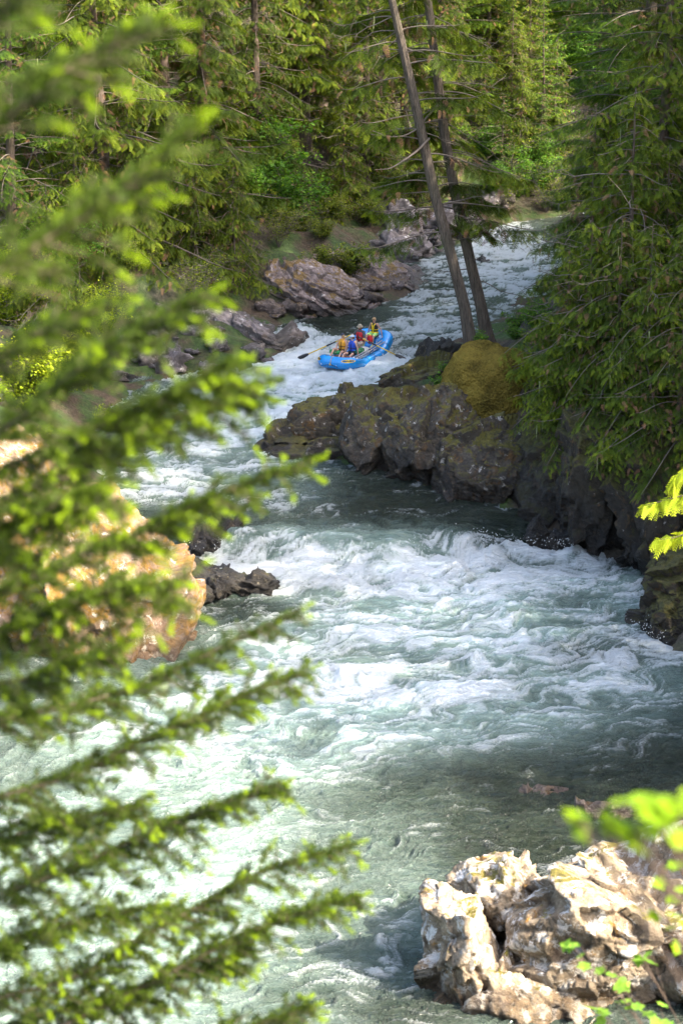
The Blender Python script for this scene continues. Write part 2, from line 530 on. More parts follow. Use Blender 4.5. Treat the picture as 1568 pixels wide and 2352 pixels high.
def blob(c, r, seed, sub=6, cell=0.8, flat=(1, 1, 1), tilt=(0, 0, 0), amp=0.18, crack=0.06, box=2.6, shear=0.0, fine=0.022, cuts=7, low=0.12, facet=0.92):
    """one angular rock mass; returns world vertices, faces and how deep each vertex sits in a crack"""
    rs = np.random.RandomState(seed)
    D, F = ICO[sub] if sub in ICO else _ico7()
    r = np.array(r, float)
    k = (np.abs(D) ** box).sum(1) ** (-1.0 / box)
    p = D * k[:, None]
    p = p * (1 + low * fbm3(D * 1.1 + seed * 3.1, 3, seed % 11))[:, None]
    for _ in range(cuts):
        n = rs.normal(size=3); n /= np.linalg.norm(n)
        h = rs.uniform(0.72, 0.95)
        d = p @ n - h
        p = p - np.maximum(d, 0)[:, None] * n * 0.93
    p = p * r
    if shear: p[:, 0] += shear * p[:, 2]
    Rm = np.array(Euler([R(a) for a in tilt]).to_matrix())
    nrm = D / r; nrm /= np.linalg.norm(nrm, axis=1)[:, None]
    tot = np.zeros(len(p)); ck = np.zeros(len(p))
    rm = float(np.mean(r))
    base = p.copy()
    for lv, (cs, kk) in enumerate(((cell * 1.15, facet), (cell * 0.42, facet))):
        area = 4 * math.pi * rm * rm
        K = int(np.clip(area / (cs * cs) * 1.1, 14, 420 if lv else 160))
        sd = rs.normal(size=(K, 3)); sd /= np.linalg.norm(sd, axis=1)[:, None]
        ix = np.array([int(np.argmax(D[::7] @ v)) * 7 for v in sd])
        pc = base[ix]; nc = (nrm if lv == 0 else fnrm)[ix] + rs.normal(size=(K, 3)) * (0.26 if lv == 0 else 0.13); nc /= np.linalg.norm(nc, axis=1)[:, None]
        if flat[2] < 0.9 and lv == 0:        # layered rock: faces follow the beds or stand square to them
            bedn = Rm @ np.array([0, 0, 1.0])
            dt = nc @ bedn
            nc = np.where((np.abs(dt) > 0.55)[:, None], np.sign(dt)[:, None] * bedn + 0.35 * nc, nc - 0.8 * dt[:, None] * bedn)
            nc /= np.linalg.norm(nc, axis=1)[:, None]
        wq = base + 0.16 * cs * np.stack([n3(base / cs * 1.6, 5), n3(base / cs * 1.6, 6), n3(base / cs * 1.6, 7)], 1)
        A = (wq @ Rm / np.array(flat)).astype(np.float32); B = (pc @ Rm / np.array(flat)).astype(np.float32)
        i1 = np.zeros(len(A), np.int64); e = np.zeros(len(A), np.float32)
        for a in range(0, len(A), 20000):
            d = (A[a:a + 20000] ** 2).sum(1)[:, None] + (B ** 2).sum(1)[None] - 2 * A[a:a + 20000] @ B.T
            m1 = d.argmin(1); v1 = d[np.arange(len(d)), m1]; d[np.arange(len(d)), m1] = 1e9
            i1[a:a + 20000] = m1; e[a:a + 20000] = np.sqrt(np.maximum(d.min(1), 0)) - np.sqrt(np.maximum(v1, 0))
        e = e / cs
        fnrm = nc[i1]
        ncv = nc[i1]; den = np.maximum(0.45, (nrm * ncv).sum(1))
        t = -((base - pc[i1]) * ncv).sum(1) / den
        lim = (0.55 if lv == 0 else 0.30) * cs
        t = lim * np.tanh(t / lim) * kk
        off = rs.uniform(-1, 1, K)[i1] * amp * (1.0 if lv == 0 else 0.4)
        cr = np.exp(-(e / 0.09) ** 2) * sstep(-0.25, 0.35, n3(base / cs * 0.7, 9 + lv))
        base = base + nrm * (t + off - crack * cr * (1.2 if lv == 0 else 0.5))[:, None]
        ck = np.maximum(ck, cr * (1 if lv == 0 else 0.6))
    rg = np.abs(fbm3(base * 1.3 * [1, 1, 1.6 if flat[2] < 0.9 else 1], 4, 4 + seed % 5, 0.55)); rg2 = np.abs(fbm3(base * 4.0, 3, 8, 0.6))
    p = base + nrm * (fine * 1.0 * fbm3(base * 2.5, 5, seed % 7, 0.65) + facet * (-0.06 * np.exp(-rg / 0.05) - 0.012 * np.exp(-rg2 / 0.10)))[:, None]
    ck = np.maximum(ck, np.exp(-rg / 0.05)); ck = np.maximum(ck, 0.6 * np.exp(-rg2 / 0.07))
    return p + np.array(c), F, ck

def rock(name, label, cat, blobs, mat, group=None, wh=0.75):
    Vs, Fs, Ks = [], [], []; b = 0
    for kw in blobs:
        kw = dict(kw)
        V, F, K = blob(**kw)
        Vs.append(V); Fs.append(F + b); Ks.append(K); b += len(V)
    V = np.concatenate(Vs); F = np.concatenate(Fs); K = np.concatenate(Ks)
    o3 = np.array([V[:, 0].mean(), V[:, 1].mean(), float(zw(V[:, 1].mean()))])
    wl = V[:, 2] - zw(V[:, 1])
    wet = 1 - sstep(wh * 0.2, wh, wl + 0.45 * wh * fbm3(V * 0.9, 3, 3))  # wet foot; tall bands on cliff and spit also paint overhang shade
    me = mesh_np(name, V - o3, F, [mat], {'crk': K, 'wet': wet}, smooth=False)
    o = link(name, me); o.location = tuple(o3)
    return tag(o, label, cat, group)

def bb(x0, y0, x1, y1, yc, ry, seed, **kw):
    """rock mass filling a picture box, at world depth yc"""
    c = P((x0 + x1) / 2, (y0 + y1) / 2, yc); m = mpp(c)
    el = math.atan2(CAM_Z - c[2], c[1])
    rx = (x1 - x0) / 2 * m * 1.10; H = (y1 - y0) / 2 * m * 1.10
    rz = math.sqrt(max(0.04, H * H - (ry * math.sin(el)) ** 2)) / math.cos(el)
    return dict(c=c, r=(rx, ry, rz), seed=seed, **kw)

def rock_mat(name, dark, mid, light,  lich=(0.62, 0.60, 0.56), lich_glare_amt=0.5, orange=(0.45, 0.22, 0.02), or_amt=0.0, moss=(0.16, 0.15, 0.015), moss_amt=0.4, band=(1, 1, 1), scale=1.0, wetcol=0.35, moss_side=0.0):
    N = NT(name)
    v = N.coords('Object', band)
    geo = N.n('ShaderNodeNewGeometry'); sep = N.n('ShaderNodeSeparateXYZ'); N.l(geo.outputs['Normal'], sep.inputs[0]); nz = sep.outputs[2]
    n1 = N.noise(v, 1.6 * scale, 6, 0.65, 0.5); n2_ = N.noise(v, 7 * scale, 6, 0.7, 0.3); n3_ = N.noise(v, 0.9 * scale, 5, 0.6)
    base = N.ramp(N.math('ADD', N.math('MULTIPLY', n1, 0.6), N.math('MULTIPLY', n2_, 0.4)), [(0.36, dark), (0.5, mid), (0.66, light)])
    # pale crusts of lichen, on the spit also painted highlights of wet tops
    vo = N.n('ShaderNodeTexVoronoi'); vo.inputs['Scale'].default_value = 3.0 * scale; N.l(v, vo.inputs['Vector'])
    lf = N.math('ADD', N.math('MULTIPLY', N.noise(v, 4.5 * scale, 6, 0.72, 0.8), 0.8), N.math('MULTIPLY', N.math('SUBTRACT', 0.6, vo.outputs['Distance']), 0.3))
    lo = 0.60 - 0.13 * lich_glare_amt
    c = N.mix(N.ramp(lf, [(lo, 0.0), (lo + 0.05, 1.0)]), base, N.ramp(n2_, [(0.30, tuple(q * 0.8 for q in lich)), (0.65, lich)]))
    if or_amt > 0:
        of = N.noise(v, 2.4 * scale, 6, 0.7, 1.0); lo = 0.68 - 0.25 * or_amt
        c = N.mix(N.ramp(of, [(lo, 0.0), (lo + 0.06, 0.9)]), c, N.ramp(n2_, [(0.3, tuple(q * 0.5 for q in orange)), (0.7, orange)]))
    # darker brown in the cracks
    c = N.mix(N.math('MULTIPLY', N.attr('crk'), 0.75), c, (0.035, 0.028, 0.018))
    if moss_amt > 0:
        mf = N.math('ADD', N.math('MULTIPLY', N.math('ADD', nz, moss_side), 0.35), N.noise(v, 1.7 * scale, 6, 0.7, 0.6)); lo = 0.98 - 0.42 * moss_amt
        c = N.mix(N.ramp(mf, [(lo, 0.0), (lo + 0.07, 1.0)]), c, N.ramp(n2_, [(0.3, tuple(q * 0.35 for q in moss)), (0.5, moss), (0.75, tuple(min(1, q * 1.7) for q in moss))]))
    wet = N.attr('wet')  # wet darkening, mixed with painted overhang shade on cliff and spit
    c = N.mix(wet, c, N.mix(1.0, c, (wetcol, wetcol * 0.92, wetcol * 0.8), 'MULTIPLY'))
    N.l(c, N.b.inputs['Base Color'])
    N.l(N.math('SUBTRACT', 0.9, N.math('MULTIPLY', wet, 0.62)), N.b.inputs['Roughness'])
    h = N.math('ADD', N.math('MULTIPLY', N.noise(v, 5 * scale, 8, 0.72), 1.0), N.math('MULTIPLY', N.noise(v, 22 * scale, 4, 0.7), 0.25))
    N.l(N.bump(h, 1.0, 0.16), N.b.inputs['Normal'])
    return N.m

M_SUNROCK = rock_mat('sunlit_rock', (0.11, 0.07, 0.045), (0.34, 0.265, 0.175), (0.55, 0.47, 0.36), (0.74, 0.71, 0.66), 1.15, (0.42, 0.21, 0.03), 0.30, (0.13, 0.11, 0.015), 0.30, scale=0.9, wetcol=0.45)
M_ORANGE = rock_mat('orange_lichen_rock', (0.12, 0.07, 0.04), (0.30, 0.20, 0.13), (0.45, 0.35, 0.27), (0.72, 0.66, 0.56), 0.7, (0.40, 0.21, 0.025), 0.74, (0.2, 0.17, 0.02), 0.3, scale=0.8, wetcol=0.4)
M_SPIT = rock_mat('spit_rock', (0.012, 0.009, 0.006), (0.050, 0.039, 0.027), (0.13, 0.112, 0.09), (0.46, 0.43, 0.39), 0.52, (0.13, 0.065, 0.012), 0.55, (0.075, 0.065, 0.006), 0.42, scale=1.0, moss_side=0.25)
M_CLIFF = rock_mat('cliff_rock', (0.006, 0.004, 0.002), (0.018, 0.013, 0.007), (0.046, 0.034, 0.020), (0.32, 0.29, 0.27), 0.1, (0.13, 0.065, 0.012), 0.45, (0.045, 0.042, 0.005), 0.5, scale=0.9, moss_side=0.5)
M_SLATE = rock_mat('shore_slate', (0.05, 0.042, 0.042), (0.16, 0.135, 0.135), (0.32, 0.28, 0.28), (0.56, 0.53, 0.52), 0.55, (0.22, 0.14, 0.05), 0.15, (0.13, 0.09, 0.02), 0.12, scale=0.8)
M_SLATE2 = rock_mat('bank_slate', (0.05, 0.036, 0.034), (0.18, 0.14, 0.135), (0.36, 0.30, 0.29), (0.56, 0.50, 0.48), 0.50, (0.24, 0.13, 0.05), 0.25, (0.13, 0.08, 0.02), 0.45, scale=0.7)
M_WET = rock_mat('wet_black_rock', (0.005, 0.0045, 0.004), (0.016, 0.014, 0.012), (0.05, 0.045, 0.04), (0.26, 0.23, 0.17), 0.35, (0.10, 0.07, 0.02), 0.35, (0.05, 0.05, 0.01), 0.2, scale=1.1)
M_SCREE = rock_mat('far_rock', (0.10, 0.07, 0.065), (0.30, 0.23, 0.22), (0.48, 0.40, 0.38), (0.6, 0.55, 0.53), 0.5, (0.3, 0.2, 0.1), 0.1, (0.1, 0.12, 0.03), 0.4, scale=0.5)

def moss_mat():
    N = NT('ochre_moss'); v = N.coords('Object')
    a = N.noise(v, 1.1, 5, 0.6, 0.4); b = N.noise(v, 14, 4, 0.7)
    c = N.ramp(N.math('ADD', N.math('MULTIPLY', a, 0.6), N.math('MULTIPLY', b, 0.4)), [(0.36, (0.05, 0.037, 0.010)), (0.46, (0.14, 0.105, 0.022)), (0.56, (0.24, 0.175, 0.036)), (0.68, (0.13, 0.13, 0.026))])
    N.l(c, N.b.inputs['Base Color']); N.b.inputs['Roughness'].default_value = 1.0
    N.b.inputs['Specular IOR Level'].default_value = 0.05
    vo = N.n('ShaderNodeTexVoronoi'); vo.inputs['Scale'].default_value = 11.0; N.l(v, vo.inputs['Vector'])
    N.l(N.bump(N.math('ADD', N.math('MULTIPLY', vo.outputs['Distance'], -0.8), N.noise(v, 16, 4, 0.8)), 1.0, 0.16), N.b.inputs['Normal'])
    return N.m
M_MOSS = moss_mat()

# rock spit on the right
rock('rock_ledge', 'low layered dark rock ledge at the tip of the spit in the river', 'rock', [
    bb(620, 1006, 870, 1075, 73.8, 1.5, 11, cell=0.9, flat=(1.6, 1.2, 0.5), tilt=(5, -6, 10), amp=0.06, box=5, low=0.08, cuts=3),
    bb(640, 985, 870, 1040, 74.5, 1.4, 111, cell=0.9, flat=(1.6, 1.2, 0.5), tilt=(5, -6, 10), amp=0.06, box=5, low=0.08, cuts=3),
    bb(672, 955, 860, 1010, 75.0, 1.3, 12, cell=0.8, flat=(1.2, 1.2, 0.6), tilt=(5, -8, 10), amp=0.08, box=4.5, low=0.08, cuts=3),
    bb(700, 928, 870, 985, 75.6, 1.2, 112, cell=0.8, flat=(1.2, 1.2, 0.6), tilt=(5, -10, 10), amp=0.08, box=4.5, low=0.08, cuts=3),
    bb(775, 912, 900, 975, 76.2, 1.2, 13, cell=0.8, flat=(1.4, 1.2, 0.5), tilt=(5, -10, 10), amp=0.08, box=4)], M_SPIT)
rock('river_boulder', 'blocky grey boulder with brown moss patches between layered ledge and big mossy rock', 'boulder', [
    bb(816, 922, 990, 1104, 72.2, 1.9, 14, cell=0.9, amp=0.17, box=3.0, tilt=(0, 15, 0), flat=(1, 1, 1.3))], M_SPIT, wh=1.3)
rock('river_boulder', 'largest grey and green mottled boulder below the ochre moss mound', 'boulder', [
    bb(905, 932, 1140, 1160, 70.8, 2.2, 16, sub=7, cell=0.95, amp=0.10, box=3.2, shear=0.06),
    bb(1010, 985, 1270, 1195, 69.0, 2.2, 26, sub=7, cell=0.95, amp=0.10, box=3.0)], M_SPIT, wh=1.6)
mm = blob(**bb(1030, 800, 1248, 1010, 71.9, 2.0, 17, sub=7, cell=1.6, amp=0.03, crack=0.02, box=2.2, fine=0.05, cuts=0, low=0.10, shear=-0.12, facet=0.0))
mo = np.array([mm[0][:, 0].mean(), mm[0][:, 1].mean(), mm[0][:, 2].min()])
o = link('moss_mound', mesh_np('moss_mound', mm[0] - mo, mm[1], [M_MOSS], smooth=True)); o.location = tuple(mo)
tag(o, 'rounded boulder thickly covered in ochre moss at the foot of the leaning trunks', 'mossy boulder')
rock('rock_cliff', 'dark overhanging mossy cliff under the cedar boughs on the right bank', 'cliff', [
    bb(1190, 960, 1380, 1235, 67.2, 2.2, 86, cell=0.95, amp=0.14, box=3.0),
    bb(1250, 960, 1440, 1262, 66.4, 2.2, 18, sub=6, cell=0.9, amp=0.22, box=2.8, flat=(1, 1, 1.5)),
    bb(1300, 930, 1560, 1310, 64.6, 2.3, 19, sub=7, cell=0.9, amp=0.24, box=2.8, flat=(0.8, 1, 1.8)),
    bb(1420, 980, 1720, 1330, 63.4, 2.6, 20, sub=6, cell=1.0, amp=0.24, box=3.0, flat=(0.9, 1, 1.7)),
    bb(1190, 820, 1560, 1060, 70.5, 3.2, 28, sub=6, cell=1.0, amp=0.24, box=2.6)], M_CLIFF, wh=2.6)  # high dark band paints the deep overhang shade above the wet foot
rock('small_boulder', 'dark upright boulder at the water between the black-bladed oar and the leaning trunks', 'boulder', [
    bb(985, 795, 1072, 858, 82.5, 0.9, 21, cell=0.8, amp=0.12)], M_WET)
rock('small_boulder', 'flat-topped dark boulder just below the upright one, left of the moss mound', 'boulder', [
    bb(905, 840, 1050, 905, 79.5, 1.1, 22, cell=0.8, amp=0.16, flat=(1.5, 1, 0.6), tilt=(0, -10, 0))], M_SPIT)
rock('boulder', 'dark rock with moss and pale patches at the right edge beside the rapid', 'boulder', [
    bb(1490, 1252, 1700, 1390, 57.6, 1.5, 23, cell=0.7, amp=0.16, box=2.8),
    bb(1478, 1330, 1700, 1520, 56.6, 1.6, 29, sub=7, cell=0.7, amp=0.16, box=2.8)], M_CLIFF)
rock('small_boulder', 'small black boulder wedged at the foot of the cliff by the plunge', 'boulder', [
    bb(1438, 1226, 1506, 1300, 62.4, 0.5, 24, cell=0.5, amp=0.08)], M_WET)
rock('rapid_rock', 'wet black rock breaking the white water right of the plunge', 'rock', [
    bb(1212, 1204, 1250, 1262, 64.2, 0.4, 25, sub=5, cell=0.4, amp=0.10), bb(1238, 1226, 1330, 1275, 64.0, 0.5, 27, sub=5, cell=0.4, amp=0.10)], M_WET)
# left shore
rock('boulder', 'big sunlit boulder with orange lichen on the left behind the fir boughs', 'boulder', [
    bb(0, 1185, 372, 1570, 56.0, 2.4, 31, sub=7, cell=1.3, amp=0.14, crack=0.04, box=2.5, shear=-0.30, cuts=5, flat=(1, 1, 1.4)),
    bb(-220, 1140, 200, 1600, 57.0, 2.6, 32, sub=7, cell=1.3, amp=0.14, crack=0.04, box=2.6)], M_ORANGE)
rock('boulder', 'sunlit pale boulder high on the left bank behind the fir boughs', 'boulder', [
    bb(-160, 1015, 150, 1240, 61.5, 2.4, 33, cell=1.1, amp=0.16)], M_ORANGE)
rock('wet_ledge', 'wet black rock ledge sloping into the pool beside the sunlit boulder', 'rock', [
    bb(396, 1298, 548, 1372, 60.3, 1.3, 34, cell=0.5, flat=(1.8, 1, 0.4), tilt=(0, 22, -20), amp=0.13, shear=-0.5, box=2.4),
    bb(500, 1318, 632, 1366, 59.9, 0.55, 35, sub=5, cell=0.4, flat=(1.8, 1, 0.4), tilt=(0, 14, -20), amp=0.10),
    bb(400, 1360, 480, 1396, 58.6, 0.5, 36, sub=5, cell=0.4, amp=0.08)], M_WET)
rock('ledge_rock', 'dark wet rock showing through the small fall left of the plunge', 'rock', [
    bb(478, 1188, 552, 1246, 64.2, 0.7, 37, sub=5, cell=0.4, amp=0.1), bb(425, 1212, 500, 1262, 63.4, 0.6, 38, sub=5, cell=0.4, amp=0.08)], M_WET)
rock('rock_point', 'pale angular slate point on the left shore just left of the raft', 'rock', [
    bb(425, 735, 600, 846, 91.4, 2.0, 41, cell=1.2, flat=(1.6, 1.2, 0.55), tilt=(0, 22, 0), amp=0.25, box=2.6, shear=0.5),
    bb(540, 742, 664, 836, 90.2, 1.5, 42, cell=1.0, flat=(1.5, 1.2, 0.5), tilt=(0, 26, 0), amp=0.22, shear=-0.6)], M_SLATE)
rock('shore_ledge', 'flat dark wet slate shelf at the left shore below the rock point', 'rock', [
    bb(250, 838, 470, 905, 86.0, 2.4, 43, cell=0.8, flat=(2.0, 1.2, 0.35), tilt=(0, 8, 0), amp=0.12)], M_WET)
rock('rock_slab', 'long tilted slate slab with reddish layers running down to the water above the raft', 'rock', [
    bb(600, 600, 830, 756, 99.5, 3.6, 44, sub=7, cell=0.6, flat=(2.4, 2.0, 0.42), tilt=(12, 26, 0), amp=0.14, crack=0.08, box=2.3, shear=-0.9),
    bb(700, 580, 962, 706, 104.0, 3.6, 45, sub=7, cell=0.6, flat=(2.4, 2.0, 0.42), tilt=(12, 26, 0), amp=0.14, crack=0.08, box=2.3, shear=-1.3),
    bb(640, 545, 860, 660, 108.0, 3.6, 46, sub=6, cell=0.6, flat=(2.4, 2.0, 0.42), tilt=(12, 26, 0), amp=0.14, crack=0.08, box=2.3, shear=-0.8)], M_SLATE2)
rock('bank_rock', 'grey broken rock at the water behind the two leaning trunks', 'rock', [
    bb(960, 520, 1110, 580, 119.0, 2.2, 47, cell=1.0, flat=(1.5, 1, 0.6), tilt=(0, 20, 0), amp=0.25),
    bb(1080, 490, 1200, 545, 123.0, 2.2, 48, cell=1.0, flat=(1.5, 1, 0.6), tilt=(0, 20, 0), amp=0.25)], M_SLATE)
rock('river_stone', 'small dark stone alone in the far rapid right of the leaning trunks', 'rock', [
    bb(1088, 595, 1124, 616, 108.5, 0.5, 49, sub=5, cell=0.4, amp=0.08)], M_WET)
rock('far_cliff', 'pinkish broken rock face seen through the gap up the valley', 'cliff', [
    bb(1060, 380, 1260, 540, 133.0, 4.0, 50, cell=1.6, flat=(1.3, 1, 0.7), tilt=(0, 25, 0), amp=0.45),
    bb(1120, 230, 1300, 420, 141.0, 4.0, 51, cell=1.6, flat=(1.3, 1, 0.7), tilt=(0, 25, 0), amp=0.45)], M_SCREE)
rock('bank_rock', 'low pale rock bank at the river bend seen through the gap', 'rock', [
    bb(1100, 462, 1200, 520, 125.5, 2.0, 52, cell=1.0, flat=(1.5, 1, 0.6), tilt=(0, 20, 0), amp=0.2), bb(1180, 440, 1290, 512, 126.5, 2.2, 53, cell=1.0, flat=(1.5, 1, 0.6), tilt=(0, 20, 0), amp=0.2)], M_SCREE)
# sunlit outcrop, bottom right
rock('rock_outcrop', 'sunlit white and rust coloured outcrop in the bottom right corner', 'rock', [
    bb(984, 2060, 1136, 2320, 35.6, 1.0, 61, cell=0.8, amp=0.08, crack=0.05, shear=-0.10, box=2.8),
    bb(1055, 1975, 1220, 2110, 37.2, 1.0, 62, cell=0.5, amp=0.08, crack=0.05),
    bb(1225, 1992, 1480, 2360, 36.2, 1.5, 63, sub=7, cell=1.15, amp=0.08, crack=0.06, box=3.0, shear=0.1, fine=0.025),
    bb(1080, 2215, 1400, 2370, 35.1, 1.0, 64, cell=0.8, amp=0.08, crack=0.05),
    bb(1100, 2060, 1300, 2320, 37.3, 0.9, 69, cell=0.8, amp=0.08, crack=0.05),
    bb(1290, 1995, 1640, 2360, 36.9, 1.7, 65, sub=7, cell=1.15, amp=0.10, crack=0.07, tilt=(0, 30, 20), flat=(0.7, 1, 1.5), box=3.0),
    bb(1450, 1950, 1860, 2420, 36.6, 2.0, 66, sub=7, cell=1.15, amp=0.10, crack=0.07, tilt=(0, 30, 20), flat=(0.7, 1, 1.5), box=3.0)], M_SUNROCK)
rock('submerged_rock', 'tawny rock barely breaking the dark water above the sunlit outcrop', 'rock', [
    bb(1186, 1806, 1296, 1850, 44.8, 0.35, 67, sub=5, cell=0.3, amp=0.04, low=0.1)], M_SLATE2)
rock('submerged_rock', 'long brown rock awash behind the blurred yellow leaves at the right', 'rock', [
    bb(1330, 1838, 1510, 1890, 43.4, 0.35, 68, sub=5, cell=0.3, amp=0.04, low=0.1)], M_SLATE2)

# loose stones on both shores
def scatter_stones(n, pts, label, group, mat, smin, smax, seed, spread=1.6):
    rs = np.random.RandomState(seed); protos = []
    for k in range(6):
        V, F, K = blob((0, 0, 0), (1, rs.uniform(0.6, 1), rs.uniform(0.4, 0.7)), seed * 10 + k, sub=4, cell=0.7, flat=(1.4, 1, 0.7), amp=0.12, crack=0.05, box=3)
        protos.append(mesh_np('stone', V, F, [mat], {'crk': K, 'wet': np.full(len(V), 0.25 * (k % 3))}, smooth=False))
    pts = np.array(pts); seg = np.linalg.norm(np.diff(pts, axis=0), axis=1); cum = np.concatenate([[0], np.cumsum(seg)])
    for i in range(n):
        t = rs.uniform(0, cum[-1]); x = np.interp(t, cum, pts[:, 0]) + rs.normal() * spread * 0.6; y = np.interp(t, cum, pts[:, 1]) + rs.normal() * spread
        if float(river_sd(np.array([x]), np.array([y]))[0]) < -0.5: continue
        s = smin + (smax - smin) * rs.uniform() ** 2.2
        o = link('stone', protos[i % 6]); o.location = (x, y, max(gz(x, y), float(zw(y)) - 0.1) + s * 0.12)
        o.scale = (s, s, s); o.rotation_euler = (rs.uniform(-.4, .4), rs.uniform(-.4, .4), rs.uniform(0, 6.3))
        tag(o, label, 'stone', group)
lp = [tuple(PW(*q)[:2]) for q in ((350, 880), (400, 850), (470, 845), (560, 830))]
scatter_stones(34, [(a - 0.5, b + 1.5) for a, b in lp], 'loose grey slate stone on the left shore below the cedar', 'slate stones on the left shore', M_SLATE, 0.2, 0.8, 71, 1.5)
lp = [tuple(PW(*q)[:2]) for q in ((640, 745), (700, 726), (800, 710), (940, 678), (955, 650))]
scatter_stones(44, [(a - 0.4, b + 1.0) for a, b in lp], 'loose slate block at the foot of the tilted slab', 'slate blocks below the slab', M_SLATE2, 0.15, 0.6, 72, 0.9)
lp = [tuple(PW(*q)[:2]) for q in ((930, 605), (1000, 572), (1095, 533), (1175, 510))]
scatter_stones(40, [(a, b + 1.5) for a, b in lp], 'dark boulder on the far shore behind the leaning trunks', 'boulders on the far shore', M_SLATE, 0.3, 1.3, 73, 2.0)
# ------------------------------------------------------------------ foliage
def leaf_mat(name, dark, mid, bright, trans=0.35, rough=0.55):
    N = NT(name)
    t = N.attr('tint'); v = N.coords('Object')
    oi = N.n('ShaderNodeObjectInfo')
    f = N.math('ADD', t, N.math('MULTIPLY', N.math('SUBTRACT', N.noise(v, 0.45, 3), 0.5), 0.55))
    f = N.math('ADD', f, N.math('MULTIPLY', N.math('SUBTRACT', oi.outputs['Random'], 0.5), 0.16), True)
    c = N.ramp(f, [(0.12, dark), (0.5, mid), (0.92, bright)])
    N.l(c, N.b.inputs['Base Color']); N.b.inputs['Roughness'].default_value = rough
    N.b.inputs['Specular IOR Level'].default_value = 0.08
    tr = N.n('ShaderNodeBsdfTranslucent'); N.l(N.mix(1.0, c, (1.25, 1.15, 0.5), 'MULTIPLY'), tr.inputs[0])
    mx = N.n('ShaderNodeMixShader'); mx.inputs[0].default_value = trans
    N.l(N.b.outputs[0], mx.inputs[1]); N.l(tr.outputs[0], mx.inputs[2]); N.l(mx.outputs[0], N.out.inputs[0])
    return N.m
M_CEDAR = leaf_mat('cedar_foliage', (0.013, 0.022, 0.004), (0.058, 0.094, 0.010), (0.21, 0.26, 0.016))
M_HEMLOCK = leaf_mat('hemlock_foliage', (0.010, 0.024, 0.005), (0.044, 0.088, 0.010), (0.19, 0.29, 0.014))
M_MAPLE = leaf_mat('maple_foliage', (0.03, 0.075, 0.012), (0.08, 0.19, 0.025), (0.19, 0.33, 0.04), 0.45, 0.5)
M_SHRUB = leaf_mat('shrub_foliage', (0.04, 0.06, 0.01), (0.12, 0.17, 0.02), (0.30, 0.34, 0.04), 0.45, 0.5)
M_GOLD = leaf_mat('sunlit_tone_foliage', (0.08, 0.13, 0.01), (0.24, 0.32, 0.02), (0.45, 0.52, 0.04), 0.45, 0.5)  # yellow glow of sunlit leaves is put into this colour
M_LICHEN = simple('hanging_lichen', (0.16, 0.18, 0.08), 0.95, 0.2)
M_TWIG = simple('grey_twig', (0.11, 0.09, 0.075), 0.9, 0.4, 2.0)

M_DEAD = simple('dead_brown_sprays', (0.11, 0.055, 0.025), 0.95, 0.4, 2.0)

def bark_mat(name, dark, light, vs=0.12, sc=9.0):
    N = NT(name); v = N.coords('Object', (1, 1, vs))
    a = N.noise(v, sc, 6, 0.7, 0.4); b = N.noise(v, sc * 3.2, 4, 0.7)
    g = N.noise(N.coords('Object'), 0.5, 4)
    f = N.math('ADD', N.math('MULTIPLY', a, 0.65), N.math('MULTIPLY', b, 0.35))
    c = N.ramp(f, [(0.38, dark), (0.50, tuple((p + q) / 2 for p, q in zip(dark, light))), (0.66, light)])
    c = N.mix(N.ramp(g, [(0.5, 0.0), (0.7, 0.35)]), c, (0.07, 0.075, 0.03))
    N.l(c, N.b.inputs['Base Color']); N.b.inputs['Roughness'].default_value = 0.95
    N.l(N.bump(f, 1.0, 0.12), N.b.inputs['Normal'])
    return N.m
M_BARK = bark_mat('fibrous_bark', (0.012, 0.009, 0.006), (0.17, 0.135, 0.105), 0.07, 18.0)
M_BARK2 = bark_mat('dark_bark', (0.025, 0.017, 0.012), (0.13, 0.095, 0.075), 0.2, 6.0)

def fern_template(n, w, ll, droop, fwd=0.75):
    """flat pinnate spray, length 1 along x"""
    q = []; tt = []
    for k in range(n):
        t = (k + 0.6) / n
        L = ll * (1.0 - 0.62 * t)
        for s in (-1, 1):
            dx, dy = L * fwd, s * L * math.sqrt(max(0.05, 1 - fwd * fwd))
            z0 = -droop * t * t; z1 = -droop * min(1.3, t + dx) ** 2 - 0.05 * L
            px, py = -dy / L * w, dx / L * w
            q.append([(t, 0, z0), (t + dx * 0.5 + px, dy * 0.5 + py, (z0 + z1) / 2), (t + dx, dy, z1), (t + dx * 0.5 - px, dy * 0.5 - py, (z0 + z1) / 2)])
            tt.append([t * 0.5, t * 0.6 + 0.15, t * 0.6 + 0.4, t * 0.6 + 0.15])
    q.append([(0, 0, 0), (0.55, w * 0.5, -droop * 0.3), (1.12, 0, -droop * 1.25), (0.55, -w * 0.5, -droop * 0.3)]); tt.append([0.1, 0.4, 1, 0.4])
    return np.array(q, float).reshape(-1, 3), np.array(tt, float).ravel()

FERN_C = fern_template(6, 0.040, 0.46, 0.22)
FERN_H = fern_template(7, 0.036, 0.34, 0.12, 0.6)

def place_sprays(temp, pos, D, U, sc, tint, rs, cup=1.0):
    V, T = temp
    D = D / np.linalg.norm(D, axis=1)[:, None]
    S = np.cross(U, D); S /= np.linalg.norm(S, axis=1)[:, None] + 1e-9
    Nn = np.cross(D, S)
    out = pos[:, None, :] + sc[:, None, None] * (V[None, :, 0:1] * D[:, None] + V[None, :, 1:2] * S[:, None] + V[None, :, 2:3] * Nn[:, None] * cup)
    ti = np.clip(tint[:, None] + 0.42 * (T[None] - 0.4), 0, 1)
    return out.reshape(-1, 3), ti.ravel()

def branch_curve(az, L, e0, droop, up, s):
    """outward distance and height along a bough"""
    r = L * s * (1 - 0.08 * s)
    z = L * (math.tan(e0) * s - droop * s ** 1.8 + up * s ** 4)
    return r, z

